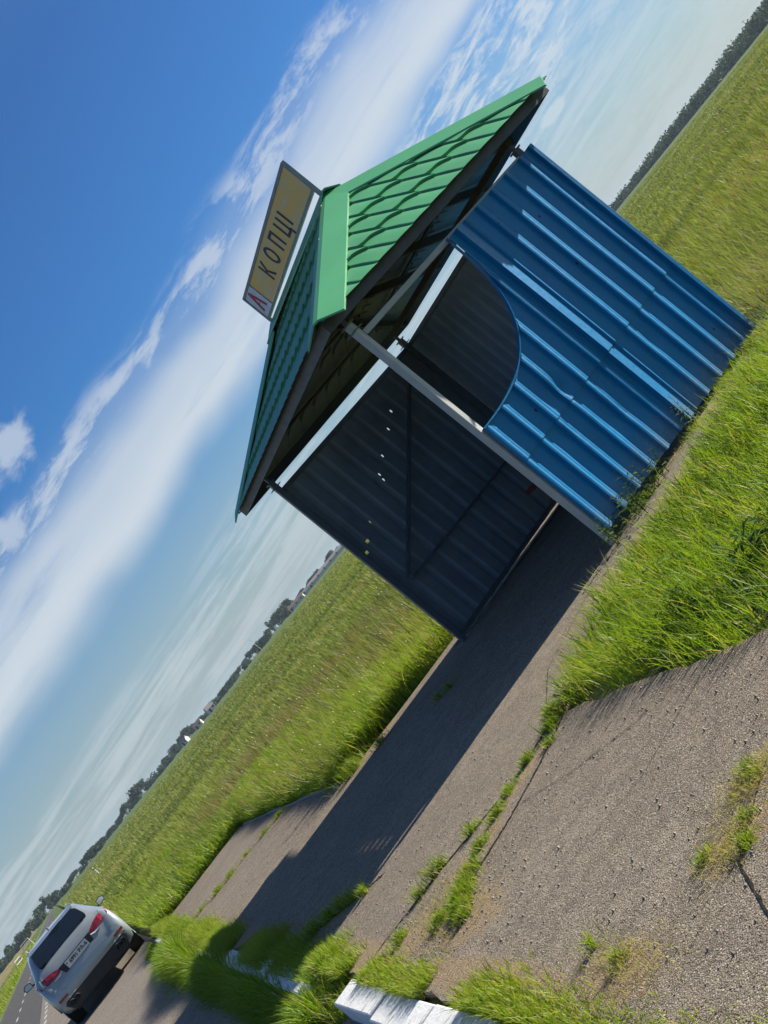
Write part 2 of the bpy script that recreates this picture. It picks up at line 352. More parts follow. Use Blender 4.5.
# ------------------------------------------------------------------ grass
def snoise(x, y, s, seed=0):
    r = np.random.default_rng(seed); v = np.zeros_like(x)
    for k in range(7):
        a = r.uniform(0, 6.28); f = s*r.uniform(.5, 2.2); p = r.uniform(0, 6.28)
        v += np.sin((x*np.cos(a)+y*np.sin(a))*f+p)
    return v/3.2
def blades(name, x, y, z, h, w, tint, mat, label=None, cat=None, group=None, kind='stuff', lean=.5, wind=(-.05,-.02), parent=None, arr=None):
    n = len(x); a = RNG.uniform(0, 2*np.pi, n); ln = np.abs(RNG.normal(0, lean, n))+.08
    b = RNG.uniform(0, 2*np.pi, n)
    dx = np.cos(b)*ln+wind[0]; dy = np.sin(b)*ln+wind[1]
    ux, uy = np.cos(a), np.sin(a)
    V = np.empty((n, 7, 3))
    for i, (t, ww) in enumerate(((0, .8), (.38, 1.), (.74, .62))):
        cx = x+dx*h*t*t; cy = y+dy*h*t*t; cz = z+h*t*(1-.28*ln*t)
        for s, sg in ((0, -1), (1, 1)):
            V[:, 2*i+s, 0] = cx+ux*w*ww*.5*sg; V[:, 2*i+s, 1] = cy+uy*w*ww*.5*sg; V[:, 2*i+s, 2] = cz
    V[:, 6, 0] = x+dx*h; V[:, 6, 1] = y+dy*h; V[:, 6, 2] = z+h*(1-.28*ln)
    base = (np.arange(n)*7)[:, None]
    q = np.concatenate([base+np.array([[0,1,3,2]]), base+np.array([[2,3,5,4]])], 1).reshape(-1)
    tr = (base+np.array([[4,5,6]])).reshape(-1)
    loops = np.concatenate([q, tr]).astype(np.int32)
    starts = np.concatenate([np.arange(2*n)*4, 8*n+np.arange(n)*3]).astype(np.int32)
    me = bpy.data.meshes.new(name); me.vertices.add(n*7); me.vertices.foreach_set('co', V.reshape(-1).astype(np.float32))
    me.loops.add(len(loops)); me.loops.foreach_set('vertex_index', loops)
    me.polygons.add(len(starts)); me.polygons.foreach_set('loop_start', starts)
    me.update(calc_edges=True)
    at = me.attributes.new('tint', 'FLOAT', 'POINT'); at.data.foreach_set('value', np.repeat(np.clip(tint, 0, 1), 7).astype(np.float32))
    me.materials.append(mat); o = bpy.data.objects.new(name, me); COL.objects.link(o)
    if parent is not None: o.parent = parent
    return tag(o, label, cat, group, kind)
def tintv(x, y, base=.5, var=.17, dry=.05, s=.6):
    t = base+.16*snoise(x, y, s, 5)+RNG.normal(0, var, len(x)); t = np.clip(t, 0, .84)
    d = RNG.random(len(x)) < dry; t[d] = RNG.uniform(.88, 1, d.sum()); return t
# 1 near verge, lush and long: its edge is the line where the paving ends
def edgeY(x): return np.interp(x, [2.6,3.1,4.2,7.35,12], [8.75,9.15,9.75,10.95,13.0])
n = 95000; x = RNG.uniform(2.55, 12, n); y = RNG.uniform(2.5, 11.5, n)
keep = (x > 2.66+.10*snoise(x, y, 5, 2)+np.abs(RNG.normal(0,.03,n))) & (y < edgeY(x)+.05*snoise(x, y, 7, 3)) & ((x/y) < 1.25)
x, y = x[keep], y[keep]; dist = np.hypot(x, y)
clump = snoise(x, y, 3.2, 8)+.6*snoise(x, y, 11, 44); e = np.minimum(x-2.6, edgeY(x)-y); hh = (.16+.13*RNG.random(len(x))+.06*clump)*np.clip(.8+e*1.2, .75, 1)
blades('verge_grass', x, y, -.045, np.clip(hh, .07, .4), .0052+.003*RNG.random(len(x)), np.clip(tintv(x, y, .55, .16, .07)+.1*snoise(x, y, 6, 55), 0, 1), M['grass'], 'long lush green grass on the verge beside the blue wall', 'grass')
# longer seed stalks
n = 900; x = RNG.uniform(2.66, 9, n); y = RNG.uniform(3, 10.3, n); k = (y < edgeY(x)-.05); x, y = x[k], y[k]
blades('verge_stalk', x, y, -.045, RNG.uniform(.3,.45,len(x)), np.full(len(x), .004), RNG.uniform(.6,1,len(x)), M['grass'], 'thin taller grass stalks over the near verge', 'grass', lean=.3)
# 2 beside and behind the shelter, then the field, thinning with distance while blades stand for clumps
def ring(n, r0, r1, a0, a1):
    u = RNG.random(n); r = r0*(r1/r0)**u; a = RNG.uniform(a0, a1, n); return r*np.sin(a), r*np.cos(a), r
x, y, r = ring(300000, 10.5, 420, rad(-9), rad(50))
pad = (x < 2.92) & (y < 26.45); pad |= (y < 10.6) | ((x < 7.5) & (y < 16.7)); pad |= (x < .75); pad |= (y < 26.4) & (x < 2.92)
x, y, r = x[~pad], y[~pad], r[~pad]
near = np.exp(-np.maximum(0, np.minimum(np.hypot(x-3, np.maximum(0, y-26)), np.abs(x-2.9)))/3.5)
side = np.exp(-np.maximum(0, x-7.4)/2.5)*(y < 20)
bandn = snoise(x*.12, y*.5, 1., 21)
h = .22+.14*RNG.random(len(x))+.06*snoise(x, y, .9, 4)+.12*np.maximum(near, side)
h = h*np.where(r > 60, .85, 1)
t = .45+(tintv(x, y, .5, .15, .05, .25)-.45)*np.clip(1.15-r/110,.3,1)+.3*bandn+.16*np.maximum(near, side)
brown = (snoise(x*.6, y*.9, .33, 33) > .5) & (r > 24) & (RNG.random(len(x)) < .4); t[brown] = RNG.uniform(.84, 1, brown.sum())
blades('meadow_grass', x, y, -.045, np.clip(h, .1, .6), .0046*(r/10)**.95*(1+.3*RNG.random(len(x))), np.clip(t, 0, 1), M['meadow'], 'meadow grass spreading from the platform to the horizon', 'grass', lean=.28)
# lush belt right behind the platform
n = 42000; x = 2.9+np.abs(RNG.normal(0, 1.1, n)); y = 16.5+RNG.random(n)**1.2*14; k = ~((x < 7.5) & (y < 16.7)); x, y = x[k], y[k]
hh = .24+.2*RNG.random(len(x))+.07*snoise(x, y, 1.5, 9)
blades('meadow_edge_grass', x, y, -.045, np.clip(hh*np.clip(.5+(x-2.9)*1.5,.5,1), .1, .6), .009+.005*RNG.random(len(x)), tintv(x, y, .62, .15, .05), M['grass'], 'tall bright grass in a belt behind the platform edge', 'grass', lean=.35)
n = 4200; x = RNG.uniform(3.0, 9, n); y = RNG.uniform(19, 38, n); k = snoise(x, y, .5, 14) > .0; x, y = x[k], y[k]
blades('dry_seedheads', x, y, -.045, RNG.uniform(.4,.62,len(x)), np.full(len(x), .012), RNG.uniform(.84,1,len(x)), M['meadow'], 'brownish dry seedheads standing over the meadow edge', 'grass', lean=.2)
# 3 grass over the kerb: lay-by side and platform side
n = 34000; y = 9.0+RNG.random(n)**.9*17.5; x = .51-np.abs(RNG.normal(0, .14, n)); k = (x > .02)&(y>9.5); x, y = x[k], y[k]
amp = np.clip(.85+.4*snoise(x*0, y, 1.6, 17), .35, 1.4)*np.clip((x-.05)/.4, .3, 1)
blades('lay_by_grass', x, y, -.2, (.22+.24*RNG.random(len(x)))*amp*np.clip((27-y)/5,.45,1), .0095+.003*RNG.random(len(x)), tintv(x, y, .42, .16, .05), M['grass'], 'long grass growing out of the gutter in front of the white kerb', 'grass', wind=(-.12,0), lean=.6)
n = 60000; y = 3.6+RNG.random(n)**.8*22.5; x = .69+np.abs(RNG.normal(0, 1, n))*np.where(y < 10, .085, .13)-.1*(RNG.random(n) < .2)*(y > 10); k = (x < 1.25) & (snoise(x*0, y, 2.3, 19) > -.75); x, y = x[k], y[k]
amp = np.clip(.8+.4*snoise(x*0, y, 1.7, 18), .35, 1.25)*np.clip(1.1-(x-.72)*1.8, .3, 1)
blades('kerb_top_grass', x, y, -.02, np.where(y>10,1.15,.72)*(.07+.11*RNG.random(len(x)))*amp, .0042+.003*RNG.random(len(x)), tintv(x, y, .62, .15, .1), M['grass'], 'short bright grass along the platform side of the white kerb', 'grass', lean=.5)
n = 1300; y = RNG.uniform(9.2, 10.3, n); x = RNG.uniform(.45, .75, n)
blades('kerb_gap_grass', x, y, -.12, RNG.uniform(.06,.2,n), np.full(n,.006), tintv(x, y, .45, .15, .2), M['grass'], 'grass tufts filling the gap where a kerb block is missing', 'grass')
# beyond platform end, and left verge of the road
n = 16000; x = RNG.uniform(.7, 3.4, n); y = 26.35+RNG.random(n)**1.5*25; hh = .15+.25*RNG.random(n)
blades('platform_end_grass', x, y, -.05, hh, .014+.01*RNG.random(n), tintv(x, y, .55, .15, .08), M['grass'], 'grass growing beyond the far end of the platform', 'grass')
n = 16000; y = 15*(300/15)**RNG.random(n); x = -6.45-np.abs(RNG.normal(0, 1.6, n))
blades('far_verge_grass', x, y, -.05, .2+.3*RNG.random(n), .008*(y/15)**.9, tintv(x, y, .6, .15, .25), M['grass'], 'rough grass on the verge across the road', 'grass')
# flowers
fm = MB(); r_ = random.Random(12)
for k in range(110):
    yy = r_.uniform(17, 42); xx = 3.1+abs(r_.gauss(0, 1))*yy*.16; q = .008+.0004*yy; z_ = r_.uniform(.25,.48)
    fm.add([(xx+q,yy,z_),(xx-q,yy,z_),(xx,yy+q,z_),(xx,yy-q,z_),(xx,yy,z_+q),(xx,yy,z_-q)], [(0,2,4),(2,1,4),(1,3,4),(3,0,4),(2,0,5),(1,2,5),(3,1,5),(0,3,5)])
tag(fm.build('wildflowers', paint('flower_heads', (.5,.48,.36), (.45,.38,.1), .8, .8)), 'tiny pale wild flowers dotted over the meadow edge', 'wildflowers', kind='stuff')
# 4 tufts in cracks
X, Y, H, T = [], [], [], []
def tuft(cx, cy, n, rr, h, dry=.15, base=.55):
    a = RNG.uniform(0, 6.28, n); q = np.abs(RNG.normal(0, rr, n)); X.append(cx+np.cos(a)*q); Y.append(cy+np.sin(a)*q); H.append(h*RNG.uniform(.45, 1.1, n)); T.append(np.where(RNG.random(n) < dry, RNG.uniform(.88, 1, n), RNG.uniform(base-.25, base+.25, n)))
for cx, cy, n_, rr, h in [(1.35,7.98,650,.05,.08),(1.27,7.85,600,.05,.09),(1.2,7.72,600,.045,.08),(1.45,8.12,400,.05,.07),(1.13,8.0,300,.04,.07),(1.16,7.58,260,.03,.07),
        (1.62,8.3,260,.045,.06),(1.85,8.45,220,.05,.06),(2.02,8.55,200,.05,.06),(2.25,8.62,180,.04,.07),(2.35,8.4,110,.04,.06),(2.5,8.62,200,.05,.08),(1.75,8.75,120,.05,.08),(1.5,8.88,110,.04,.1),(1.42,8.9,60,.03,.14),(1.3,8.9,90,.04,.1),(1.0,8.6,160,.06,.08),(2.6,8.72,400,.06,.12),
        (1.28,10.9,160,.06,.12),(1.22,11.1,180,.06,.13),(1.12,11.3,200,.06,.11),(1.33,10.65,90,.03,.1),(1.0,11.5,260,.07,.13),
        (1.47,4.72,120,.035,.06),(1.58,4.85,90,.03,.05),(1.42,5.0,80,.03,.05),(1.78,5.02,80,.04,.05),(1.82,5.12,70,.03,.07),(1.0,5.15,60,.03,.08),(1.05,5.5,40,.03,.1),
        (2.7,20.9,220,.07,.08),(2.4,21.05,200,.07,.07),(2.05,21.25,140,.06,.07),(1.7,21.2,200,.08,.09),(1.45,21.25,240,.08,.1),(1.15,21.6,150,.07,.08),(3.3,15.9,160,.07,.12),(3.7,13.9,90,.05,.1),(3.6,14.1,80,.05,.1),(3.0,16.4,400,.15,.2),(2.95,17.3,500,.12,.25),
        (5.1,10.95,200,.1,.08),(5.9,11.1,200,.1,.07),(6.5,11.2,220,.12,.08),(7.0,11.3,260,.12,.1),(4.5,9.75,200,.12,.1)]:
    tuft(cx, cy, n_, rr, h)
x, y, h, t = map(np.concatenate, (X, Y, H, T))
blades('crack_grass', x, y, 0., h, .0035+.0022*RNG.random(len(x)), t, M['grass'], 'small grass tufts sprouting from the cracks in the asphalt', 'grass', lean=.7, wind=(-.1,0))
# straw and twigs lying in dirt
n = 2600; i = RNG.integers(0, 6, n); cx = np.array([1.15,1.32,1.47,1.75,1.0,5.6])[i]; cy = np.array([7.8,8.3,4.85,5.05,5.1,11.0])[i]
sx_ = np.array([.12,.12,.08,.08,.06,.7])[i]; sy_ = np.array([.28,.25,.1,.1,.25,.07])[i]
x = cx+RNG.normal(0, 1, n)*sx_; y = cy+RNG.normal(0, 1, n)*sy_
blades('dead_straw', x, y, .008, RNG.uniform(.02,.05,n), np.full(n,.003), RNG.uniform(.85,1,n), M['grass'], 'dead straw lying on the bare dirt patches', 'straw', lean=2.2)
# loose stones
mb = MB(); r = random.Random(9)
for k in range(2200):
    xx = r.uniform(.95, 2.6); yy = 3.6+r.random()**1.6*16
    if r.random() < .15: xx = r.gauss(1.2,.25); yy = r.gauss(7.9,.5)
    if xx < .9 or xx > 2.62: continue
    s = r.choice([.002,.003,.004,.005,.006,.009]) ; d = [Vector((r.gauss(0,1), r.gauss(0,1), r.gauss(0,1))).normalized()*s*r.uniform(.7,1.2) for _ in range(1)]
    vs = [(xx+s*r.uniform(.6,1.2),yy,s*.4),(xx-s*r.uniform(.6,1.2),yy,s*.4),(xx,yy+s*r.uniform(.6,1.2),s*.4),(xx,yy-s*r.uniform(.6,1.2),s*.4),(xx,yy,s*r.uniform(1,1.7)),(xx,yy,-.001)]
    mb.add(vs, [(0,2,4),(2,1,4),(1,3,4),(3,0,4),(2,0,5),(1,2,5),(3,1,5),(0,3,5)])
tag(mb.build('loose_gravel', M['stone']), 'loose small stones scattered on the asphalt', 'gravel', kind='stuff')

# weeds: stems with paired leaves, each a thing
def weed(name, x, y, z, h, stems, leaf, mat, label, seed, group=None, spread=.12):
    r = random.Random(seed); root = empty(name, (x, y, z), label, 'weed', group)
    lv = []
    for s in range(stems):
        st = MB()
        a = r.uniform(0, 6.28); ln = r.uniform(.05, .5); hh = h*r.uniform(.55, 1); bx, by = x+math.cos(a)*spread*r.random(), y+math.sin(a)*spread*r.random()
        P = [Vector((bx+math.cos(a)*ln*hh*t*t, by+math.sin(a)*ln*hh*t*t, z+hh*t)) for t in (0,.35,.7,1)]
        for i in range(3): st.tube(P[i], P[i+1], .004-.001*i, .003-.001*i, 5, False)
        if s < 12: st.build('stem', M['leaf'], root)
        nl = int(7+hh/leaf*1.3)
        for k in range(nl):
            t = (k+1)/nl; q = P[0].lerp(P[3], t); q.x = bx+math.cos(a)*ln*hh*t*t; q.y = by+math.sin(a)*ln*hh*t*t
            b = k*2.4+r.uniform(-.4,.4); L = leaf*(1.15-.6*t)*r.uniform(.7,1.2); up = r.uniform(-.1,.6)
            d = Vector((math.cos(b), math.sin(b), up)).normalized(); sd = d.cross(Vector((0,0,1))).normalized()*L*r.uniform(.13,.24)
            m1 = q+d*L*.5+Vector((0,0,L*.1)); tip = q+d*L-Vector((0,0,L*.15))
            lv.append((q, m1+sd, tip, m1-sd, m1-Vector((0,0,L*.05)), r.random()))
    V = []; F = []; T = []
    for q, a_, tp, b_, mm, tt in lv:
        n0 = len(V); V += [q, a_, tp, b_, mm]; F += [(n0,n0+1,n0+4),(n0+1,n0+2,n0+4),(n0+2,n0+3,n0+4),(n0+3,n0,n0+4)]; T += [tt]*5
    m_ = MB(); m_.v = [tuple(v) for v in V]; m_.f = F; o = m_.build('foliage', mat, root)
    at = o.data.attributes.new('tint', 'FLOAT', 'POINT'); at.data.foreach_set('value', T)
    return root
weed('leafy_weed', 4.82, 10.84, 0, .3, 16, .10, M['leaf'], 'bushy green weed at the foot of the shelter corner post', 1, spread=.36)
weed('leafy_weed', 5.2, 10.92, 0, .26, 10, .09, M['leaf'], 'ragged weed against the blue wall right beside the corner post', 2, spread=.2)
weed('mugwort', 6.0, 11.15, 0, .36, 5, .07, M['palegreen'], 'pale grey green weed growing up the middle of the blue wall', 3, spread=.1)
weed('leafy_weed', 7.25, 11.35, 0, .2, 5, .07, M['palegreen'], 'small pale weed at the far bottom corner of the blue wall', 4, spread=.1)
for k, (xx, yy, hh, s, lf, lab) in enumerate([(3.25,16.9,.45,10,.11,'dark weed at the platform edge just left of the shelter'),(2.98,17.8,.5,9,.12,'bushy weed leaning over the platform edge beside the meadow'),(3.2,18.9,.45,8,.1,'weed tuft farther along the platform edge, before the edging starts'),
        (3.0,7.3,.22,9,.16,'broadleaf dock plant in the near grass verge, close to its asphalt side'),(3.5,8.0,.22,8,.15,'broadleaf plant deep in the grass verge'),(2.74,8.72,.12,7,.10,'dandelion rosette at the tip of the grass verge'),(3.3,6.6,.25,8,.17,'broadleaf plant in the verge near the right picture edge'),
        (1.92,46.7,.9,30,.22,'dark bushy weed clump beyond the far end of the platform')]):
    weed('broadleaf_weed', xx, yy, -.03, hh, s, lf, M['leaf'], lab, 30+k, spread=.14 if yy < 40 else .7)

# ------------------------------------------------------------------ shelter
P1 = Vector((4.66,11.0,0)); P2 = Vector((7.20,11.56,0)); P4 = Vector((4.61,15.45,0)); P3 = Vector((7.15,16.20,0)); ZT = 2.53
sh = empty('bus_shelter', (5.85,13.4,0), 'blue corrugated metal bus shelter with green tiled hip roof on the platform', 'bus shelter')
PROF = [(0,0),(.100,0),(.107,.034),(.125,.035),(.156,.020),(.168,.019),(.202,0),(.240,0)]; PIT = .240
def sheet(name, A, B, z0, zt, mats, nrm, holes=(), phase=0, zb0=None, wide=None, seam=None, seed=1, dent=()):
    """corrugated sheet from A to B (floor points); nrm = outward side; zt(s) top height; two skins: painted outside, primer inside"""
    A = Vector(A); B = Vector(B); D = B-A; L = D.length; D.normalize(); nv = Vector(nrm); nv.z = 0; nv = (nv-D*nv.dot(D)).normalized()
    r = random.Random(seed)
    ss = [(0, 0)]; k = -1
    while True:
        b = k*PIT-phase
        if b > L: break
        for (u, d) in PROF[:-1]:
            s = b+u
            if 0 < s < L: ss.append((s, d))
        k += 1
    ss.append((L, 0)); ss.sort()
    if wide:
        ss = [(s, d) for s, d in ss if not (wide[0] < s < wide[1])] + [(wide[0]+.001, 0), (wide[0]+.012, wide[2]), (wide[1]-.004, 0)]; ss.sort()
    ex = []
    for i in range(len(ss)-1):     # subdivide long flats so a curved top stays smooth
        a, b = ss[i], ss[i+1]; n = max(1, int((b[0]-a[0])/(.018 if holes else .03))); ex += [(a[0]+(b[0]-a[0])*q/n, a[1]+(b[1]-a[1])*q/n) for q in range(n)]
    ex.append(ss[-1]); ss = ex
    out = []
    segs = [(z0, seam or 99, .0), (seam-.03, 99, .012)] if seam else [(z0, 99, 0)]
    for (za, zb, lift) in segs:
        V = []; F = []; MI = []; cols = []
        nr = 70 if holes else 14
        for s, d in ss:
            top = zt(s); zb_ = min(zb, top); lo = min(za if (za > .5 or zb0 is None) else z0+(zb0-z0)*s/L, top)
            col = []
            for j in range(nr+1):
                z = lo+(zb_-lo)*j/nr; dd = d+lift
                for (cs, cz, rs, rz, amp) in dent: dd -= amp*math.exp(-((s-cs)/rs)**2-((z-cz)/rz)**2)
                dd += .0025*math.sin(z*2.1+s*1.7+seed)
                p = A+D*s+nv*dd; col.append((p.x, p.y, z))
            cols.append(col)
        n0 = len(V)
        for c in cols: V += c
        W = nr+1
        for i in range(len(cols)-1):
            for j in range(nr):
                if zt((ss[i][0]+ss[i+1][0])/2) < za+.01: continue
                F.append((i*W+j, (i+1)*W+j, (i+1)*W+j+1, i*W+j+1)); MI.append(0)
        nV = len(V)
        V += [(x-nv.x*.003, y-nv.y*.003, z) for x, y, z in V]
        F += [tuple(nV+q for q in f[::-1]) for f in F]; MI += [1]*len(MI)
        m_ = MB(); m_.v = V; m_.f = F
        out.append((m_, MI))
    M_ = MB(); MI = []
    for m_, mi in out: M_.add(m_.v, m_.f); MI += mi
    me = bpy.data.meshes.new(name); o3 = sh.location
    me.from_pydata([(v[0]-o3.x, v[1]-o3.y, v[2]-o3.z) for v in M_.v], [], M_.f)
    for m_ in mats: me.materials.append(m_)
    me.polygons.foreach_set('material_index', MI)
    if holes:
        bm = bmesh.new(); bm.from_mesh(me); kill = []
        for f in bm.faces:
            c = f.calc_center_median()+o3; s_ = (c-A).dot(D)
            if any(abs(s_-hx) < .010 and abs(c.z-hz) < .022 for hx, hz in holes): kill.append(f)
        bmesh.ops.delete(bm, geom=kill, context='FACES'); bm.to_mesh(me); bm.free()
    o = bpy.data.objects.new(name, me); COL.objects.link(o); o.parent = sh
    return o
def arc_top(s):      # height of the blue wall: scooped away towards the road
    if s >= 1.24: return 2.52
    q = max(0., 1-(s/1.24)**2.7)**(1/2.7); return 2.51-1.185*q
def smul(s): return arc_top(s)
blue = sheet('side_wall', P1+Vector((.02,-.035,0)), P2+Vector((0,-.035,0)), .10, arc_top, [M['blue'], M['slate']], (0,-1,0), phase=.10, wide=(1.345,1.50,.05), seam=.96, seed=3, zb0=.03,
             dent=[(.78,1.04,.09,.10,.022),(.95,.55,.1,.12,.012),(1.8,.7,.08,.1,.008),(.45,.8,.06,.1,.008),(2.1,1.6,.1,.2,.006)])
blue['label'] = 'blue painted corrugated side wall with a quarter round cut out'
sheet('side_wall', P4+Vector((.03,.035,0)), P3+Vector((0,.035,0)), .035, lambda s: 2.47, [M['blue'], M['slate']], (0,1,0), seed=5, holes=((1.737,2.132),(1.506,2.038),(1.18,1.891),(.952,1.785),(.94,1.73),(.399,1.543),(.18,1.451),(.06,1.374)))
sheet('back_wall', P2+Vector((.035,.0,0)), P3+Vector((.035,.06,0)), .06, lambda s: 2.47, [M['blue'], M['slate']], (1,0,0), phase=.05, seed=7)
# rim strip following the cut
rim = MB(); pr_ = []
for k in range(41):
    th = math.pi/2*k/40; s = 1.24*(math.sin(th))**(2/2.7); q = (math.cos(th))**(2/2.7) if k < 40 else 0; pr_.append((s, 2.515-1.185*q))
Dv = (P2-P1).normalized()
for i in range(40):
    a = P1+Vector((.02,0,0))+Dv*pr_[i][0]; b = P1+Vector((.02,0,0))+Dv*pr_[i+1][0]
    rim.add([(a.x,a.y-.075,pr_[i][1]),(b.x,b.y-.075,pr_[i+1][1]),(b.x,b.y-.02,pr_[i+1][1]),(a.x,a.y-.02,pr_[i][1]),
             (a.x,a.y-.075,pr_[i][1]+.012),(b.x,b.y-.075,pr_[i+1][1]+.012),(b.x,b.y-.02,pr_[i+1][1]+.012),(a.x,a.y-.02,pr_[i][1]+.012)], [(0,1,2,3),(4,7,6,5),(0,4,5,1),(3,2,6,7)])
rim.build('arch_rim', M['blue'], sh, smooth=True)
mb = MB(); mb.bar((P2.x+.02,P2.y-.02,.03),(P2.x+.02,P2.y-.02,2.53),.045,.12,roll=rad(12)); mb.build('corner_trim', M['blue'], sh, bevel=.004)
def post(p, mat, rot, h=2.66, w=.065):
    m_ = MB(); m_.bar((p.x,p.y,0), (p.x,p.y,h), w, w, roll=rot); o = m_.build('post', mat, sh, bevel=.005)
    c_ = MB(); c_.bar((p.x,p.y,h-.01), (p.x,p.y,h+.004), w+.03, w+.03, roll=rot); q_ = c_.build('cap_plate', M['steel_dark'], o, off=sh.location); q_.location = (0,0,0)
    c_ = MB(); c_.bar((p.x,p.y,h-.08), (p.x,p.y,h-.072), w+.06, w+.06, roll=rot); q_ = c_.build('bracket', M['steel_dark'], o, off=sh.location); q_.location = (0,0,0)
    c_ = MB(); c_.bar((p.x,p.y,h+.004), (p.x,p.y,h+.12), .03, .03, roll=rot); q_ = c_.build('roof_stub', M['steel_dark'], o, off=sh.location); q_.location = (0,0,0)
    return o
p_ = post(P1, M['steel'], rad(34)); p_['label'] = 'light grey front corner post beside the round cut'
post(P2+Vector((-.04,.03,0)), M['steel_dark'], 0, 2.6); post(P3+Vector((-.04,-.04,0)), M['steel_dark'], 0, 2.58); post(P4, M['steel_dark'], 0, 2.62)
def beam(a, b, w, h, mat=None, nm='top_rail'):
    m_ = MB(); m_.bar(a, b, w, h); return m_.build(nm, mat or M['steel_dark'], sh, bevel=.003)
beam((P1.x+.04,P1.y,2.52), (P2.x-.08,P2.y+.02,2.52), .04, .05, M['steel'])
beam((P2.x-.02,P2.y+.07,2.48), (P3.x-.02,P3.y-.08,2.46), .04, .05); beam((P4.x+.04,P4.y-.0,2.47), (P3.x-.08,P3.y-.03,2.46), .04, .05)
for z in (.07,): beam((P4.x+.04,P4.y-.02,z), (P3.x-.08,P3.y-.03,z), .04, .05, nm='bottom_rail')
beam((P2.x-.02,P2.y+.07,.12), (P3.x-.02,P3.y-.08,.12), .04, .05, nm='bottom_rail')
beam((P2.x-.02,P2.y+.07,1.2), (P3.x-.02,P3.y-.08,1.2), .04, .04, nm='middle_rail')
Da = (P3-P4).normalized()
def ap(s, z): q = P4+Da*s+Vector((.02,-.06,0)); return (q.x, q.y, z)
for a, b in ((ap(2.26,2.24),ap(.13,.88)), (ap(.15,.83),ap(2.3,.78))): beam(a, b, .05, .03, nm='brace')

# roof: four hip faces of pressed metal tile
E1 = Vector((4.405,10.72,2.78)); E2 = Vector((7.70,11.34,2.777)); E4 = Vector((4.60,17.10,2.77)); E3 = Vector((7.85,17.3,2.77))
RA = Vector((6.05,12.32,3.635)); RB = Vector((6.05,15.48,3.65))
roof = empty('roof', (0,0,0)); roof.parent = sh
def roof_face(name, a, b, ra, rb, mats, label=None, wave=.25, step=.40, amp=.0075, dst=.024):
    ex = (b-a).normalized(); mid = (ra+rb)/2; nrm = ex.cross(mid-a).normalized()
    if nrm.z < 0: nrm = -nrm
    ey = nrm.cross(ex).normalized()
    if ey.z < 0: ey = -ey
    L = (b-a).length
    def P2d(p): q = p-a; return (q.dot(ex), q.dot(ey))
    pa = P2d(ra); pb = P2d(rb)
    def vmax(u):
        c = []
        if u <= pa[0]: return max(0, pa[1]*u/pa[0])
        if u >= pb[0]: return max(0, pb[1]*(L-u)/(L-pb[0]))
        return pa[1]+(pb[1]-pa[1])*((u-pa[0])/max(1e-6, pb[0]-pa[0]))
    nu = int(L/wave*16); V = []; F = []; MI = []
    vm = max(pa[1], pb[1]); vs = []; k = 0
    while k*step < vm+step:
        for q in (.0, .3, .65, .9, .992): vs.append((k+q)*step)
        k += 1
    vs = [v-.06 for v in vs]
    def hgt(u, v):      # v measured along the step pattern
        ph = (u/wave) % 1.; w = (1-ph)+.35*math.sin(math.pi*ph)
        return amp*w + dst*(1-((v+.06)/step) % 1.)
    def bow(u): ph = (u/wave) % 1.; return .15*ph**2.4-.05+.02*math.sin(2*math.pi*ph)
    vs = [-.06]+[v for v in vs if v > -.055]; W = len(vs)
    for i in range(nu+1):
        u = L*i/nu; m = vmax(u)
        for jj, v in enumerate(vs):
            vr = v-(bow(u) if jj else 0)
            v_ = max(-.06, min(vr, m)); p = a+ex*u+ey*v_+nrm*(hgt(u, v)+.012); V.append(p)
    for i in range(nu):
        for j in range(W-1):
            if vs[j] >= vmax(L*(i+.5)/nu): continue
            F.append((i*W+j, (i+1)*W+j, (i+1)*W+j+1, i*W+j+1)); MI.append(0)
    n0 = len(V); V += [v-nrm*.004 for v in V]; F += [tuple(n0+q for q in f[::-1]) for f in F]; MI += [1]*len(MI)
    # closing strip along the eave edge
    m_ = bpy.data.meshes.new(name); o3 = sh.location; m_.from_pydata([tuple(v-o3) for v in V], [], F)
    for q in mats: m_.materials.append(q)
    m_.polygons.foreach_set('material_index', MI); m_.polygons.foreach_set('use_smooth', [True]*len(F)); m_.set_sharp_from_angle(angle=rad(40))
    m_.update()
    # make the outer skin's normals point up
    if m_.polygons[0].normal.z < 0: m_.flip_normals()
    o = bpy.data.objects.new(name, m_); COL.objects.link(o); o.parent = roof
    if label: o['label'] = label
    return o
gm = [M['green'], M['under']]
roof_face('tiled_slope', E1, E2, RA, RA, gm, 'sunlit green tiled hip facing the viewer')
roof_face('tiled_slope', E4, E1, RB, RA, gm, 'shaded green tiled slope facing the road')
roof_face('tiled_slope', E3, E4, RB, RB, gm); roof_face('tiled_slope', E2, E3, RA, RB, gm)
def cap(a, b, n1, n2, w, name, mat, thick=.004, lift=.06):
    """folded cap flashing along a-b; n1, n2 unit vectors down each side"""
    a = Vector(a); b = Vector(b); up = Vector((0,0,lift)); m_ = MB(); vs = []
    for p in (a+up, b+up): vs += [p+n1*w, p+n1*w*.12+Vector((0,0,.012)), p+n2*w*.12+Vector((0,0,.012)), p+n2*w]
    for p in (a+up, b+up): vs += [p+n1*w-Vector((0,0,.018)), p+n1*w*.12-Vector((0,0,.004)), p+n2*w*.12-Vector((0,0,.004)), p+n2*w-Vector((0,0,.018))]
    f = [(i, i+1, i+5, i+4) for i in range(3)]+[(8+i, 12+i, 13+i, 9+i) for i in range(3)]+[(0,4,12,8),(3,11,15,7),(0,8,9,1),(1,9,10,2),(2,10,11,3),(4,5,13,12),(5,6,14,13),(6,7,15,14)]
    m_.add(vs, f); return m_.build(name, mat, roof, off=sh.location)
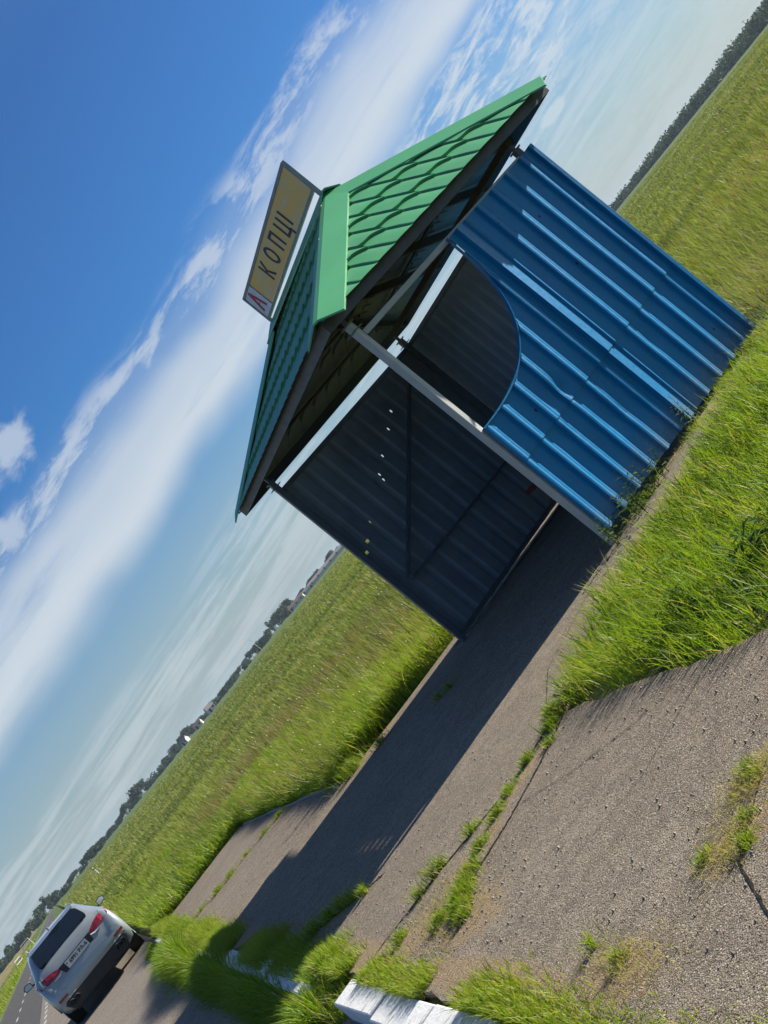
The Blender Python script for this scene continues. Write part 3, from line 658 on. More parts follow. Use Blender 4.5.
def side(a, b, other):     # unit vector in the face plane, perpendicular to a-b, towards other
    d = (b-a).normalized(); q = other-a; return (q-d*q.dot(d)).normalized()
for e, r_, o1, o2 in ((E1,RA,E2,E4),(E2,RA,E1,E3),(E4,RB,E1,E3),(E3,RB,E4,E2)):
    cap(e+(e-r_).normalized()*.03, r_, side(e, r_, o1), side(e, r_, o2), .25, 'hip_cap', M['greencap'])
cap(RA+Vector((0,-.08,.02)), RB+Vector((0,.08,.02)), side(RA, RB, E1), side(RA, RB, E2), .16, 'ridge_cap', M['greencap'])
fs = MB(); Es = [E1, E2, E3, E4]
for i in range(4):
    a, b = Es[i], Es[(i+1) % 4]; c0 = (E1+E3)/2; ina = (c0-a); ina.z = 0; ina.normalize(); inb = (c0-b); inb.z = 0; inb.normalize()
    f_ = MB(); q = [a+ina*.02, b+inb*.02, b+inb*.065, a+ina*.065]
    f_.add([(v.x,v.y,2.69) for v in q]+[(v.x,v.y,2.797) for v in q], [(0,3,2,1),(4,5,6,7),(0,1,5,4),(1,2,6,5),(2,3,7,6),(3,0,4,7)])
    f_.build('fascia', M['fascia'], roof, off=sh.location)
# timber carcass under the tiles: wall plates, rafters, hip rafters
def timb(a, b, w=.05, h=.08): m_ = MB(); m_.bar(a, b, w, h); return m_.build('rafter', M['timber'], roof, off=sh.location)
for e, r_ in ((E1,RA),(E2,RA),(E3,RB),(E4,RB)): timb(e.lerp(r_,.04)-Vector((0,0,.07)), r_-Vector((0,0,.08)))
for k in range(1, 6):
    for ea, eb in ((E1,E4),(E2,E3)):
        q = k/6; e = ea.lerp(eb, q); yr = min(max(e.y, RA.y), RB.y)
        if abs(e.y-yr) < .3: timb(e.lerp(Vector((6.05,yr,3.62)),.03)-Vector((0,0,.07)), Vector((6.05,yr,3.55)))
for q in (.25,.5,.75):
    for (a, b, r1, r2) in ((E1,E2,RA,RA),(E1,E4,RA,RB),(E2,E3,RA,RB),(E4,E3,RB,RB)):
        timb(a.lerp(r1,q)-Vector((0,0,.025)), b.lerp(r2,q)-Vector((0,0,.025)), .05, .025)
timb((P2.x-.04,P2.y,2.69), (P3.x-.04,P3.y,2.69), .07, .06)
# sign on the ridge
sg = empty('stop_name_sign', (6.05,13.84,3.67), 'long faded yellow stop name sign standing on the green roof ridge', 'sign')
YN, YF = 12.34, 15.48; sx0 = 6.05; DV = 15.06
for yy in (YN, YF):
    m_ = MB(); m_.bar((sx0,yy,3.64), (sx0,yy,4.14 if yy == YN else 4.11), .035, .035); m_.build('post', M['signframe'], sg)
m_ = MB(); m_.bar((sx0,YN-.015,4.152), (sx0,YF+.015,4.112), .035, .03); m_.bar((sx0,YN,3.80), (sx0,YF,3.775), .03, .03); m_.bar((sx0,DV,4.10),(sx0,DV,3.79),.03,.014); m_.build('frame', M['signframe'], sg)
m_ = MB(); m_.prism([(sx0-.008,YN+.02,3.815),(sx0-.008,DV-.01,3.80),(sx0-.008,DV-.01,4.105),(sx0-.008,YN+.02,4.135)], (.01,0,0)); m_.build('yellow_panel', M['yellow'], sg)
m_ = MB(); m_.prism([(sx0-.008,DV+.01,3.80),(sx0-.008,YF-.02,3.795),(sx0-.008,YF-.02,4.10),(sx0-.008,DV+.01,4.104)], (.01,0,0)); m_.build('white_panel', M['signwhite'], sg)
def text(name, s, size, mat, mtx, parent, ext=.0015, bold=0, sx=1.):
    cu = bpy.data.curves.new(name, 'FONT'); cu.body = s; cu.size = size; cu.extrude = ext; cu.align_x = 'CENTER'; cu.align_y = 'CENTER'; cu.offset = bold
    tmp = bpy.data.objects.new('tmp', cu); COL.objects.link(tmp); bpy.context.view_layer.update()
    me = bpy.data.meshes.new_from_object(tmp.evaluated_get(bpy.context.evaluated_depsgraph_get())); bpy.data.objects.remove(tmp)
    me.transform(mtx @ Matrix.Diagonal((sx,1,1,1))); me.materials.clear(); me.materials.append(mat)
    o = bpy.data.objects.new(name, me); COL.objects.link(o); o.parent = parent; return o
# reading direction is -Y, up is +Z, facing -X
def face_minus_x(p): return Matrix(((0,0,-1,p[0]),(-1,0,0,p[1]),(0,1,0,p[2]),(0,0,0,1)))
for ch, yy, zz in (('К',14.45,3.945),('О',14.07,3.95),('П',13.72,3.95),('Ц',13.39,3.938),('I',13.19,3.953)):
    text('letter', ch, .275, M['navy'], face_minus_x((sx0-.0115-6.05, yy-13.84, zz-3.67)), sg, bold=.004, sx=1.1)
text('letter', 'А', .31, M['redletter'], face_minus_x((sx0-.0115-6.05, 15.27-13.84, 3.945-3.67)), sg, bold=.008, sx=1.05)

# bench inside
bn = empty('bench', (6.75,14.2,0), 'low red brown plank bench along the back wall inside the shelter', 'bench')
m_ = MB(); m_.box(6.46,6.66,12.4,15.75,.37,.42); m_.build('seat_plank', M['red'], bn, bevel=.004)
m_ = MB(); m_.box(6.68,6.88,12.4,15.75,.37,.42); m_.build('seat_plank', M['red'], bn, bevel=.004)
for yy in (12.7,15.5):
    m_ = MB(); m_.bar((6.6,yy,0),(6.6,yy,.35),.04,.04); m_.bar((6.88,yy,0),(6.88,yy,.35),.04,.04); m_.bar((6.56,yy,.363),(6.92,yy,.363),.04,.03); m_.build('leg', M['steel_dark'], bn)

# ------------------------------------------------------------------ car (local: y forward, z up from the road)
car = empty('parked_car', (-.40,28.95,-.13), 'silver grey car seen from behind, parked in the lay-by beyond the platform', 'car')
CARW = []
st = [ # y, zb, zmid, zbelt, ztop, wlow, wmid, wbelt, wtop
 (-.02,.40,.50,.60,.66,.66,.76,.74,.50),(.0,.33,.50,.68,.76,.74,.84,.82,.58),(.04,.27,.5,.78,.86,.80,.895,.86,.64),(.09,.25,.55,.88,.98,.84,.925,.88,.68),
 (.16,.24,.6,.96,1.08,.86,.935,.895,.70),(.26,.24,.62,1.0,1.17,.87,.94,.90,.68),(.36,.24,.62,1.02,1.235,.87,.945,.905,.66),(.52,.24,.62,1.03,1.34,.88,.95,.905,.63),(.72,.24,.62,1.035,1.455,.88,.95,.905,.60),
 (.95,.24,.62,1.035,1.495,.88,.945,.90,.59),(1.6,.24,.62,1.03,1.525,.88,.935,.895,.60),(2.4,.24,.62,1.01,1.53,.88,.935,.895,.60),(2.9,.24,.62,1.0,1.47,.88,.94,.895,.58),(3.5,.24,.62,.98,1.14,.88,.945,.89,.62),
 (3.7,.24,.6,.96,1.06,.88,.945,.88,.62),(4.2,.24,.58,.86,.97,.86,.92,.84,.6),(4.5,.26,.52,.75,.86,.8,.86,.78,.56),(4.65,.32,.48,.62,.70,.66,.72,.64,.46)]
def sect(q):
    y,zb,zm,zl,zt,wl,wm,wb,wt = q
    h = [(0,zb),(wl*.82,zb),(wl,zb+.05),(wm*.985,(zb+zm)/2),(wm,zm),(wm*.99,(zm+zl)/2),(wb,zl),(wb-.035,zl+.035),((wb+wt)/2-.01,(zl+zt)/2+.02),(wt+.05,zt-.055),(wt-.03,zt-.012),(wt*.55,zt+.006),(0,zt+.012)]
    return [(x,y,z) for x,z in h]+[(-x,y,z) for x,z in h[-2:0:-1]]
fine = []
for i in range(len(st)-1):
    p0, p1, p2, p3 = st[max(i-1,0)], st[i], st[i+1], st[min(i+2,len(st)-1)]; n = 3 if p2[0]-p1[0] < .3 else 5
    for k in range(n):
        t = k/n; fine.append(tuple(.5*((2*b)+(-a+c)*t+(2*a-5*b+4*c-d)*t*t+(-a+3*b-3*c+d)*t**3) if j else b+(c-b)*t for j,(a,b,c,d) in enumerate(zip(p0,p1,p2,p3))))
fine.append(st[-1])
m_ = MB(); ns = len(sect(st[0])); 
for q in fine: m_.v += sect(q)
for i in range(len(fine)-1):
    for k in range(ns): m_.f.append((i*ns+k, i*ns+(k+1) % ns, (i+1)*ns+(k+1) % ns, (i+1)*ns+k))
m_.f.append(tuple(range(ns))[::-1]); m_.f.append(tuple((len(fine)-1)*ns+k for k in range(ns)))
body = m_.build('body', M['carpaint'], car, off=(0,0,0), smooth=True)
def surf_top(y, x):  # top-surface height of body at y
    for i in range(len(st)-1):
        if st[i][0] <= y <= st[i+1][0]:
            t = (y-st[i][0])/(st[i+1][0]-st[i][0]); return st[i][4]+(st[i+1][4]-st[i][4])*t
    return 1
def cbuild(m_, nm, mat, parent=None, smooth=False, bevel=0): return m_.build(nm, mat, parent or car, off=(0,0,0), smooth=smooth, bevel=bevel)
# rear window
def zy(y): return surf_top(y, 0)
m_ = MB(); gl = []
for j in range(7):
    t = j/6; y = .255+.40*t; w = .615-.05*t
    if j == 0: w -= .03
    if j == 6: w -= .03
    for k in range(9):
        x = -w+2*w*k/8; gl.append((x, y-.012+.05*(x/w)**2*0, zy(y)+.03-.03*(abs(x)/.62)**4*0))
m_.add(gl, [(j*9+k, j*9+k+1, (j+1)*9+k+1, (j+1)*9+k) for j in range(6) for k in range(8)]); m_.add([(v[0],v[1]+.01,v[2]-.03) for v in gl], [(j*9+k, (j+1)*9+k, (j+1)*9+k+1, j*9+k+1) for j in range(6) for k in range(8)])
cbuild(m_, 'rear_window', M['glass'], smooth=True)
m_ = MB(); m_.prism([(-.57,.66,1.455),(.57,.66,1.455),(.60,.95,1.497),(-.60,.95,1.497)], (0,0,.022)); cbuild(m_, 'spoiler', M['carpaint'], bevel=.01)
m_ = MB(); m_.box(-.07,.07,.652,.658,1.458,1.474); cbuild(m_, 'brake_light', M['lens'])
# side windows
for s in (-1, 1):
    m_ = MB(); q = []
    for y in np.linspace(.85, 3.15, 9):
        i = max(k for k in range(len(st)) if st[k][0] <= y); a, b = st[i], st[i+1]; t = (y-a[0])/(b[0]-a[0]); g_ = [u+(v-u)*t for u, v in zip(a, b)]
        zl, zt_, wb, wt = g_[3], g_[4], g_[7], g_[8]; k1 = .0
        q += [(s*(wb-.028), y, zl+.05), (s*(wt+.062), y, zt_-.075)]
    m_.add(q, [(2*i, 2*i+1, 2*i+3, 2*i+2) for i in range(8)]); m_.add([(v[0]-s*.03, v[1], v[2]) for v in q], [(2*i, 2*i+2, 2*i+3, 2*i+1) for i in range(8)]); cbuild(m_, 'side_window', M['glass'])
# tail lights that wrap round the corner
def ysurf(x, z):
    """rear surface y for lateral x and height z: interpolate stations by width at that height"""
    best = None
    for q in fine:
        y,zb,zm,zl,zt,wl,wm,wb,wt = q
        if z > zt+.01: continue
        if z <= zm: w = wl+(wm-wl)*min(1, max(0, (z-zb)/max(.01, zm-zb)))
        elif z <= zl: w = wm+(wb-wm)*(z-zm)/(zl-zm)
        else: w = wb+(wt-wb)*min(1, (z-zl)/max(.01, zt-zl))
        if w >= abs(x): return y
    return .3
def lamp(s, xs, top, bot, nm, mat, parent=None, out=.018):
    m_ = MB(); q = []
    for x, zt_, zb_ in zip(xs, top, bot):
        for z in (zb_, (zb_+zt_)/2, zt_):
            q.append((s*(x+(out*.5 if x > .8 else 0)), ysurf(x, z)-out, z))
    n = len(xs); m_.add(q, [(i*3+k, i*3+k+1, i*3+4+k, i*3+3+k) for i in range(n-1) for k in range(2)])
    m_.add([(v[0]*.99, v[1]+.04, v[2]) for v in q], [(i*3+k, i*3+3+k, i*3+4+k, i*3+k+1) for i in range(n-1) for k in range(2)])
    nn = len(q); m_.f += [(i*3, i*3+3, nn+i*3+3, nn+i*3) for i in range(n-1)]+[(i*3+2, nn+i*3+2, nn+i*3+5, i*3+5) for i in range(n-1)]
    return cbuild(m_, nm, mat, parent, smooth=False)
for s in (-1, 1):
    tl = lamp(s, [.36,.46,.57,.69,.79,.86,.90], [.93,.975,1.01,1.03,1.035,1.03,1.01], [.917,.89,.885,.895,.905,.92,.93], 'tail_light', M['lens'])
    lamp(s, [.36,.47,.60], [.91,.875,.865], [.895,.845,.855], 'reversing_light', M['clear'], tl, out=.022)
    lamp(s, [.62,.72,.82], [.565,.57,.575], [.53,.53,.53], 'reflector', M['lens'], out=.022)
m_ = MB(); m_.prism([(-.80,-.035,.42),(-.74,-.035,.47),(.74,-.035,.47),(.80,-.035,.42),(.70,-.035,.25),(-.70,-.035,.25)], (0,.3,0)); dif = cbuild(m_, 'diffuser', M['carblack'], bevel=.008)
for xx in (-.3,-.1,.1,.3):
    m_ = MB(); m_.box(xx-.008, xx+.008, -.06, .1, .235, .36); cbuild(m_, 'fin', M['carblack'], dif)
m_ = MB(); m_.prism([(-.83,-.03,.475),(-.79,-.045,.497),(.79,-.045,.497),(.83,-.03,.475)], (0,.1,0)); cbuild(m_, 'bumper_trim', M['carpaint'])
for xx in (-.66,-.54,.54,.66):
    m_ = MB(); m_.tube((xx,-.11,.385),(xx,.15,.385),.054,.054,18,False); m_.tube((xx,-.11,.385),(xx,-.03,.385),.042,.042,18,False)
    vs = []; m_.add([(xx+.044*math.cos(a), -.03, .385+.044*math.sin(a)) for a in np.linspace(0, 6.283, 18, endpoint=False)], [tuple(range(18))]); cbuild(m_, 'exhaust', M['chrome'])
# crease lines: lower hatch cut and plate recess
m_ = MB(); m_.prism([(-.36,.012,.79),(.36,.012,.79),(.40,.028,.955),(-.40,.028,.955)], (0,.05,0)); rec = cbuild(m_, 'plate_recess', M['carblack'], bevel=.006)
m_ = MB(); m_.prism([(-.27,.004,.808),(.27,.004,.808),(.27,.014,.938),(-.27,.014,.938)], (0,.012,0)); pl = cbuild(m_, 'number_plate', M['plate'])
def face_minus_y(p): return Matrix(((1,0,0,p[0]),(0,0,-1,p[1]),(0,1,0,p[2]),(0,0,0,1)))
text('plate_text', '6991 РА-6', .098, M['platetext'], face_minus_y((.03,.004,.874)) , pl, ext=.004, bold=.0015, sx=1.0)
m_ = MB(); m_.prism([(-.258,.0,.89),(-.225,.0,.89),(-.225,.0,.91),(-.258,.0,.91)], (0,.01,0)); cbuild(m_, 'plate_flag', M['lens'], pl)
m_ = MB(); m_.prism([(-.52,.0,.70),(-.50,-.006,.715),(.50,-.006,.715),(.52,.0,.70)], (0,.03,0)); cbuild(m_, 'hatch_seam', M['carblack'])
# wheels
for yy in (.98, 3.80):
    for s in (-1, 1):
        m_ = MB(); m_.tube((s*.66,yy,.36),(s*.925,yy,.36),.345,.345,36); m_.tube((s*.68,yy,.36),(s*.905,yy,.36),.36,.36,36); w_ = cbuild(m_, 'wheel', M['tyre'], smooth=True)
        m_ = MB(); m_.tube((s*.92,yy,.36),(s*.932,yy,.36),.24,.22,24)
        for k in range(5): a = k*1.2566; m_.bar((s*.935,yy,.36),(s*.935,yy+.22*math.cos(a),.36+.22*math.sin(a)),.05,.015,up=(1,0,0))
        cbuild(m_, 'rim', M['chrome'], w_)
        m_ = MB()
        for k in range(13):
            a0 = math.pi*k/13-.05; a1 = math.pi*(k+1)/13-.05
            m_.add([(s*.86,yy+R_*math.cos(a),.36+R_*math.sin(a)) for a in (a0,a1) for R_ in (.37,.44)]+[(s*.956,yy+R_*math.cos(a),.36+R_*math.sin(a)) for a in (a0,a1) for R_ in (.37,.44)], [(4,5,7,6),(0,4,6,2),(1,3,7,5)])
        cbuild(m_, 'wheel_arch', M['carblack'])
m_ = MB(); m_.box(-.7,.7,.2,4.4,.2,.26); m_.tube((-.3,.1,.27),(.3,.1,.27),.08,.08,12); cbuild(m_, 'underbody', M['carblack'])
for s in (-1, 1):
    m_ = MB(); m_.bar((s*.88,2.75,1.04),(s*.97,2.72,1.06),.04,.03)
    xx = s*1.05; m_.add([(xx-s*.10,2.66,1.03),(xx+s*.07,2.68,1.05),(xx+s*.09,2.69,1.12),(xx+s*.03,2.68,1.17),(xx-s*.10,2.66,1.15),(xx-s*.09,2.80,1.05),(xx+s*.04,2.80,1.07),(xx+s*.05,2.80,1.11),(xx+s*.01,2.80,1.14),(xx-s*.09,2.80,1.13)],
        [(0,1,2,3,4),(9,8,7,6,5),(0,5,6,1),(1,6,7,2),(2,7,8,3),(3,8,9,4),(4,9,5,0)])
    mr = cbuild(m_, 'door_mirror', M['carblack'], smooth=True)
    m_ = MB(); m_.add([(xx-s*.085,2.654,1.045),(xx+s*.055,2.672,1.062),(xx+s*.072,2.68,1.115),(xx+s*.02,2.672,1.155),(xx-s*.085,2.654,1.138)], [(0,1,2,3,4)]); cbuild(m_, 'mirror_glass', M['chrome'], mr)
    m_ = MB(); m_.bar((s*.55,1.0,1.545),(s*.56,2.6,1.56),.03,.03); m_.bar((s*.55,1.05,1.5),(s*.55,1.05,1.54),.03,.03); m_.bar((s*.56,2.55,1.5),(s*.56,2.55,1.55),.03,.03); cbuild(m_, 'roof_rail', M['chrome'])
m_ = MB(); m_.prism([(-.02,1.1,1.51),(-.02,1.32,1.52),(-.02,1.16,1.585),(-.02,1.11,1.585)], (.04,0,0)); cbuild(m_, 'antenna', M['carpaint'], bevel=.008)
m_ = MB(); m_.tube((-.0,.62,1.47),(.25,.60,1.47),.008,.008,6); cbuild(m_, 'wiper', M['carblack'])
car.rotation_euler = (0, rad(.8), rad(1.0))

# ------------------------------------------------------------------ far things
F_ = Vector((.3162,.9487,0)); R_v = Vector((.9487,-.3162,0))
def far(r, Z): return F_*Z+R_v*(Z*r/1540.)
def tree_mesh(seed, h, w, n, low=.12, kind=0):
    r = random.Random(seed); V = []; F = []
    cl = []
    for k in range(9 if kind == 0 else 6):
        a = r.uniform(0, 6.28); zz = r.uniform(low+.1, .92); q = (1-abs(zz-.5)*1.1)*r.uniform(.2, .9) if kind == 0 else (1.02-zz)*r.uniform(.2,.6)
        cl.append((Vector((math.cos(a)*q*w/2, math.sin(a)*q*w/2, zz*h)), r.uniform(.16, .3)*w))
    for k in range(n):
        c, R0 = r.choice(cl); d = Vector((r.gauss(0,1), r.gauss(0,1), r.gauss(0,.85))).normalized()*R0*r.uniform(.55,1.12); p = c+d
        if p.z < low*h: p.z = low*h+r.random()*h*.1
        s = r.uniform(.22,.5)*w/6; u = Vector((r.gauss(0,1), r.gauss(0,1), r.gauss(0,1))).normalized(); v = u.cross(Vector((r.gauss(0,1), r.gauss(0,1), r.gauss(0,1)))).normalized()
        n0 = len(V); V += [p-u*s, p+v*s*.8, p+u*s, p-v*s*.8+Vector((0,0,s*.3))]; F += [(n0,n0+1,n0+2),(n0,n0+2,n0+3)]
    return V, F
kinds = []
for k, (h, w, n, low, kd, nm) in enumerate([(7.5,8.5,900,.06,0,'broadleaf_tree'),(9,7.5,900,.1,0,'broadleaf_tree'),(6,8,700,.03,0,'field_shrub'),(10.5,5.5,800,.08,1,'tall_tree')]):
    root = empty(nm, (0,0,0)); tm = MB(); tm.tube((0,0,-.2),(0,0,h*.45),.22,.14,7); tm.tube((0,0,h*.42),(0,0,h*.8),.14,.04,6)
    for q in range(4): a = q*1.6; tm.tube((0,0,h*(.3+.08*q)),(math.cos(a)*w*.28,math.sin(a)*w*.28,h*(.5+.1*q)),.08,.03,5)
    tm.build('trunk', M['bark'], root); V, F = tree_mesh(50+k, h, w, n, low, kd); cm = MB(); cm.v = [tuple(v) for v in V]; cm.f = F
    me = bpy.data.meshes.new('crown'); me.from_pydata(cm.v, [], F); me.materials.append(M['crown']); c_ = bpy.data.objects.new('crown', me); COL.objects.link(c_); c_.parent = root
    kinds.append((root, nm))
def put(root, loc, sc, rz, label, group, first):
    if first: r_ = root
    else:
        r_ = root.copy(); COL.objects.link(r_)
        for ch in list(root.children):
            c = ch.copy(); COL.objects.link(c); c.parent = r_
    r_.location = loc; r_.scale = (sc[0], sc[0], sc[1]); r_.rotation_euler = (0,0,rz); tag(r_, label, 'tree', group); return r_
used = set(); rr = random.Random(5); cnt = 0
LBL = ['round bushy tree in the line of trees on the horizon','broad tree in the line of trees on the horizon','low spreading shrub in the line of trees on the horizon','narrow taller tree rising from the line of trees on the horizon']
GRP = ['bushy trees of the horizon line', 'broad trees of the horizon line', 'shrubs of the horizon line', 'tall trees of the horizon line']
r_px = -640
while r_px < 300:
    k = rr.choices([0,1,2,3],[4,4,3,1.2])[0]; Z = 1050+rr.uniform(-120,160)
    if r_px < -440: Z = 800+rr.uniform(-80,140)
    hs = 1.0+.35*math.sin(r_px*.031)+.25*math.sin(r_px*.083+1); hs = max(.7, hs)*rr.uniform(.8,1.15)
    w = {0:8.5,1:7.5,2:8,3:5.5}[k]; sc = rr.uniform(.9,1.35)
    put(kinds[k][0], tuple(far(r_px, Z)), (sc, hs*.66), rr.uniform(0,6.28), LBL[k], GRP[k], k not in used); used.add(k); cnt += 1
    r_px += w*sc*1540/Z*rr.uniform(.3,.55)
print('trees', cnt)
# the wood on the right: one far mass
V = []; F = []; r = random.Random(77)
for k in range(230):
    q = k/229; rp = 375+q*330; Z = 900-260*q+r.uniform(-15,60); h = (2.6+6*q**.9)*r.uniform(.8,1.12); w = r.uniform(7,12); p = far(rp, Z)
    v, f = tree_mesh(900+k, h, w, 170, 0, 0); n0 = len(V); V += [x_+p for x_ in v]; F += [tuple(n0+i for i in ff) for ff in f]
me = bpy.data.meshes.new('far_wood'); me.from_pydata([tuple(v) for v in V], [], F); me.materials.append(M['crown']); o = bpy.data.objects.new('far_wood', me); COL.objects.link(o)
tag(o, 'dark far-off wood along the horizon right of the shelter', 'wood', kind='stuff')
# poles
def pole(r, Z, h, name, label, arm=1.4, mat=M['pole'], rad_=.14):
    p = far(r, Z); root = empty(name, (p.x, p.y, -.05), label, 'pole'); m_ = MB(); m_.tube((p.x,p.y,-.05),(p.x,p.y,h),rad_,rad_*.7,8); m_.build('shaft', mat, root)
    m_ = MB(); d = R_v*arm/2; q = Vector((p.x,p.y,h-.4)); m_.bar(q-d, q+d, .12, .12)
    for s in (-1,1): m_.tube(q+d*s*.85, q+d*s*.85+Vector((0,0,.3)), .06, .05, 6)
    m_.build('cross_arm', mat, root); return root
pole(607, 690, 9.8, 'utility_pole', 'utility pole standing in the field before the right hand wood')
pole(-184, 900, 9.5, 'lattice_mast', 'thin pale mast rising above the tree line left of the shelter', 1.8, M['white'], .12)
m_ = MB(); m_.tube((4.29,137.4,-.05),(4.29,137.4,.95),.06,.055,10); m_.tube((4.29,137.4,.95),(4.29,137.4,1.0),.055,.02,10); root = empty('marker_post', (4.29,137.4,-.05), 'thin white marker post in the grass beyond the parked car', 'post')
m_.build('shaft', M['white'], root); m_ = MB(); m_.tube((4.29,137.4,.72),(4.29,137.4,.86),.062,.061,10,False); m_.build('band', M['dark'], root)
# farm buildings
def barn(px, py, Z, L, W, H, roofh, rz, mats, label, name='farm_building', nwin=6):
    du, dv = px-384, py-512; c_, s_ = math.cos(.8919), math.sin(.8919); r0 = du*c_-dv*s_
    p = far(r0, Z); root = empty(name, (p.x, p.y, -.05), label, 'building', rz=rz)
    m_ = MB(); m_.box(-L/2,L/2,-W/2,W/2,0,H); m_.add([(-L/2,-W/2,H),(-L/2,W/2,H),(-L/2,0,H+roofh*.96)],[(0,1,2)]); m_.add([(L/2,-W/2,H),(L/2,W/2,H),(L/2,0,H+roofh*.96)],[(0,2,1)]); m_.build('wall', mats[0], root, off=(0,0,0))
    m_ = MB(); m_.prism([(-L/2-.3,-W/2-.5,H-.15),(-L/2-.3,0,H+roofh),(-L/2-.3,W/2+.5,H-.15),(-L/2-.3,0,H+roofh+.25)], (L+.6,0,0)); m_.build('roof', mats[1], root, off=(0,0,0))
    for k in range(nwin):
        x0 = -L/2+L*(k+.5)/nwin; m_ = MB(); m_.box(x0-.5,x0+.5,-W/2-.04,-W/2+.05,1.2,2.3); m_.build('window', M['dark'], root, off=(0,0,0))
    m_ = MB(); m_.box(-L/2+.6,-L/2+1.8,-W/2-.05,-W/2+.04,0,2.2); m_.build('door', M['dark'], root, off=(0,0,0)); return root
rz = -rad(18.4)
barn(325,563,900,34,8,2.0,1.2,rz+.1,(M['house'],M['slatehouse']),'long white farm building nearest to the shelter edge on the horizon')
barn(306,588,930,26,8,1.9,1.1,rz-.1,(M['house'],M['slatehouse']),'long white farm building second from the shelter on the horizon')
barn(296,602,900,12,7,2.2,1.2,rz,(M['house'],M['redroof']),'short white building at the left end of the farm buildings',nwin=3)
barn(212,710,800,5,5,2.6,1.8,rz+.4,(M['house'],M['slatehouse']),'lone white house before the tree line, midway to the car','house',2)
barn(199,725,820,5,5,2,1.5,rz,(M['house'],M['redroof']),'small house with brown roof beside the lone white house','house',2)
barn(186,742,800,4,4,2.2,1.5,rz-.3,(M['house'],M['slatehouse']),'small pale house leftmost of the three on the horizon','house',2)
# roadside tube frames across the road
def tube_frame(x, y, w, h, label, mat, rows=1, yaw=0, name='pipe_barrier'):
    root = empty(name, (x,y,-.05), label, 'barrier', rz=yaw); 
    for s in (-1,1): m_ = MB(); m_.tube((s*w/2,0,0),(s*w/2,0,h),.06,.06,8); m_.build('post', mat, root, off=(0,0,0))
    for k in range(rows): m_ = MB(); m_.tube((-w/2,0,h-.03-k*.45),(w/2,0,h-.03-k*.45),.06,.06,8); m_.build('rail', mat, root, off=(0,0,0))
tube_frame(-7.2,258,1.7,1.5,'white pipe frame at the roadside just above the car roof',M['white'],2)
tube_frame(-7.6,200,2.4,.9,'low grey pipe railing on the far roadside left of the car',M['steel'],2,yaw=1.2)

# haze: one closed box of thin air round everything
m, t, out = nt('haze_air'); v_ = t.nodes.new('ShaderNodeVolumePrincipled'); v_.inputs['Color'].default_value = (.62,.80,.95,1); v_.inputs['Density'].default_value = .0001; v_.inputs['Anisotropy'].default_value = .2; t.links.new(v_.outputs[0], out.inputs['Volume'])
m_ = MB(); m_.box(-4200,4200,-200,6200,-1.4,22); tag(m_.build('haze', m), 'thin pale haze over the fields', kind='stuff')
# ------------------------------------------------------------------ light, sky, camera
EL, AZ = rad(24.3), rad(4.0)       # azimuth measured from +X towards +Y
sd = Vector((math.cos(EL)*math.cos(AZ), math.cos(EL)*math.sin(AZ), math.sin(EL)))
L = bpy.data.lights.new('sun', 'SUN'); L.energy = 5.0; L.angle = rad(.53); L.color = (1,.92,.79)
lo = bpy.data.objects.new('sun', L); COL.objects.link(lo); lo.rotation_euler = sd.to_track_quat('Z','Y').to_euler(); lo.location = (20,5,20)
w = bpy.data.worlds.new('World'); S.world = w; w.use_nodes = True; t = w.node_tree; t.nodes.clear()
out = t.nodes.new('ShaderNodeOutputWorld'); bg = t.nodes.new('ShaderNodeBackground'); t.links.new(bg.outputs[0], out.inputs[0]); bg.inputs[1].default_value = .06
sky = t.nodes.new('ShaderNodeTexSky'); sky.sky_type = 'NISHITA'; sky.sun_disc = False; sky.sun_elevation = EL; sky.sun_rotation = math.pi/2-AZ; sky.air_density = 1.0; sky.dust_density = .6; sky.ozone_density = 2.2; sky.altitude = 100
tc = t.nodes.new('ShaderNodeTexCoord'); sp = t.nodes.new('ShaderNodeSeparateXYZ'); t.links.new(tc.outputs['Generated'], sp.inputs[0])
X_, Y_, Z_ = sp.outputs
# azimuth relative to 18.4 deg east of north, elevation
ax = math_(t, 'SUBTRACT', math_(t, 'ARCTAN2', X_, Y_), .3217); el = math_(t, 'ARCSINE', Z_)
cv = t.nodes.new('ShaderNodeCombineXYZ'); t.links.new(ax, cv.inputs[0]); tilt = math_(t, 'SUBTRACT', el, math_(t, 'MULTIPLY', ax, .10)); t.links.new(tilt, cv.inputs[1])
def cn(sx, sy, det, rough, dist=0, off=(0,0,0), rot=0):
    m_ = t.nodes.new('ShaderNodeMapping'); t.links.new(cv.outputs[0], m_.inputs[0]); m_.inputs['Scale'].default_value = (sx, sy, 1); m_.inputs['Location'].default_value = off; m_.inputs['Rotation'].default_value = (0,0,rot)
    n_ = N(t, 'ShaderNodeTexNoise', Scale=1, Detail=det, Roughness=rough, Distortion=dist); t.links.new(m_.outputs[0], n_.inputs['Vector']); return n_.outputs['Fac']
warp = cn(6, 9, 3, .5); e2 = math_(t, 'ADD', tilt, math_(t, 'MULTIPLY', math_(t, 'SUBTRACT', warp, .5), .05))
def fr(v, stops): return ramp(t, v, stops, 'EASE')
soft = cn(5, 34, 7, .6, .3, (3,1,0), .06); streak = cn(9, 120, 8, .68, .5, (1,4,0), .10); wisp = cn(16, 60, 9, .66, .25, (7,2,0), .25); puff = cn(40, 60, 7, .62, .2, (2,9,0))
b1 = fr(e2, [(.103,(0,0,0)),(.128,(.95,.95,.95)),(.150,(.8,.8,.8)),(.174,(.2,.2,.2)),(.195,(0,0,0))])
b1 = math_(t, 'MULTIPLY', b1, fr(soft, [(.2,(.45,.45,.45)),(.5,(1,1,1))]))
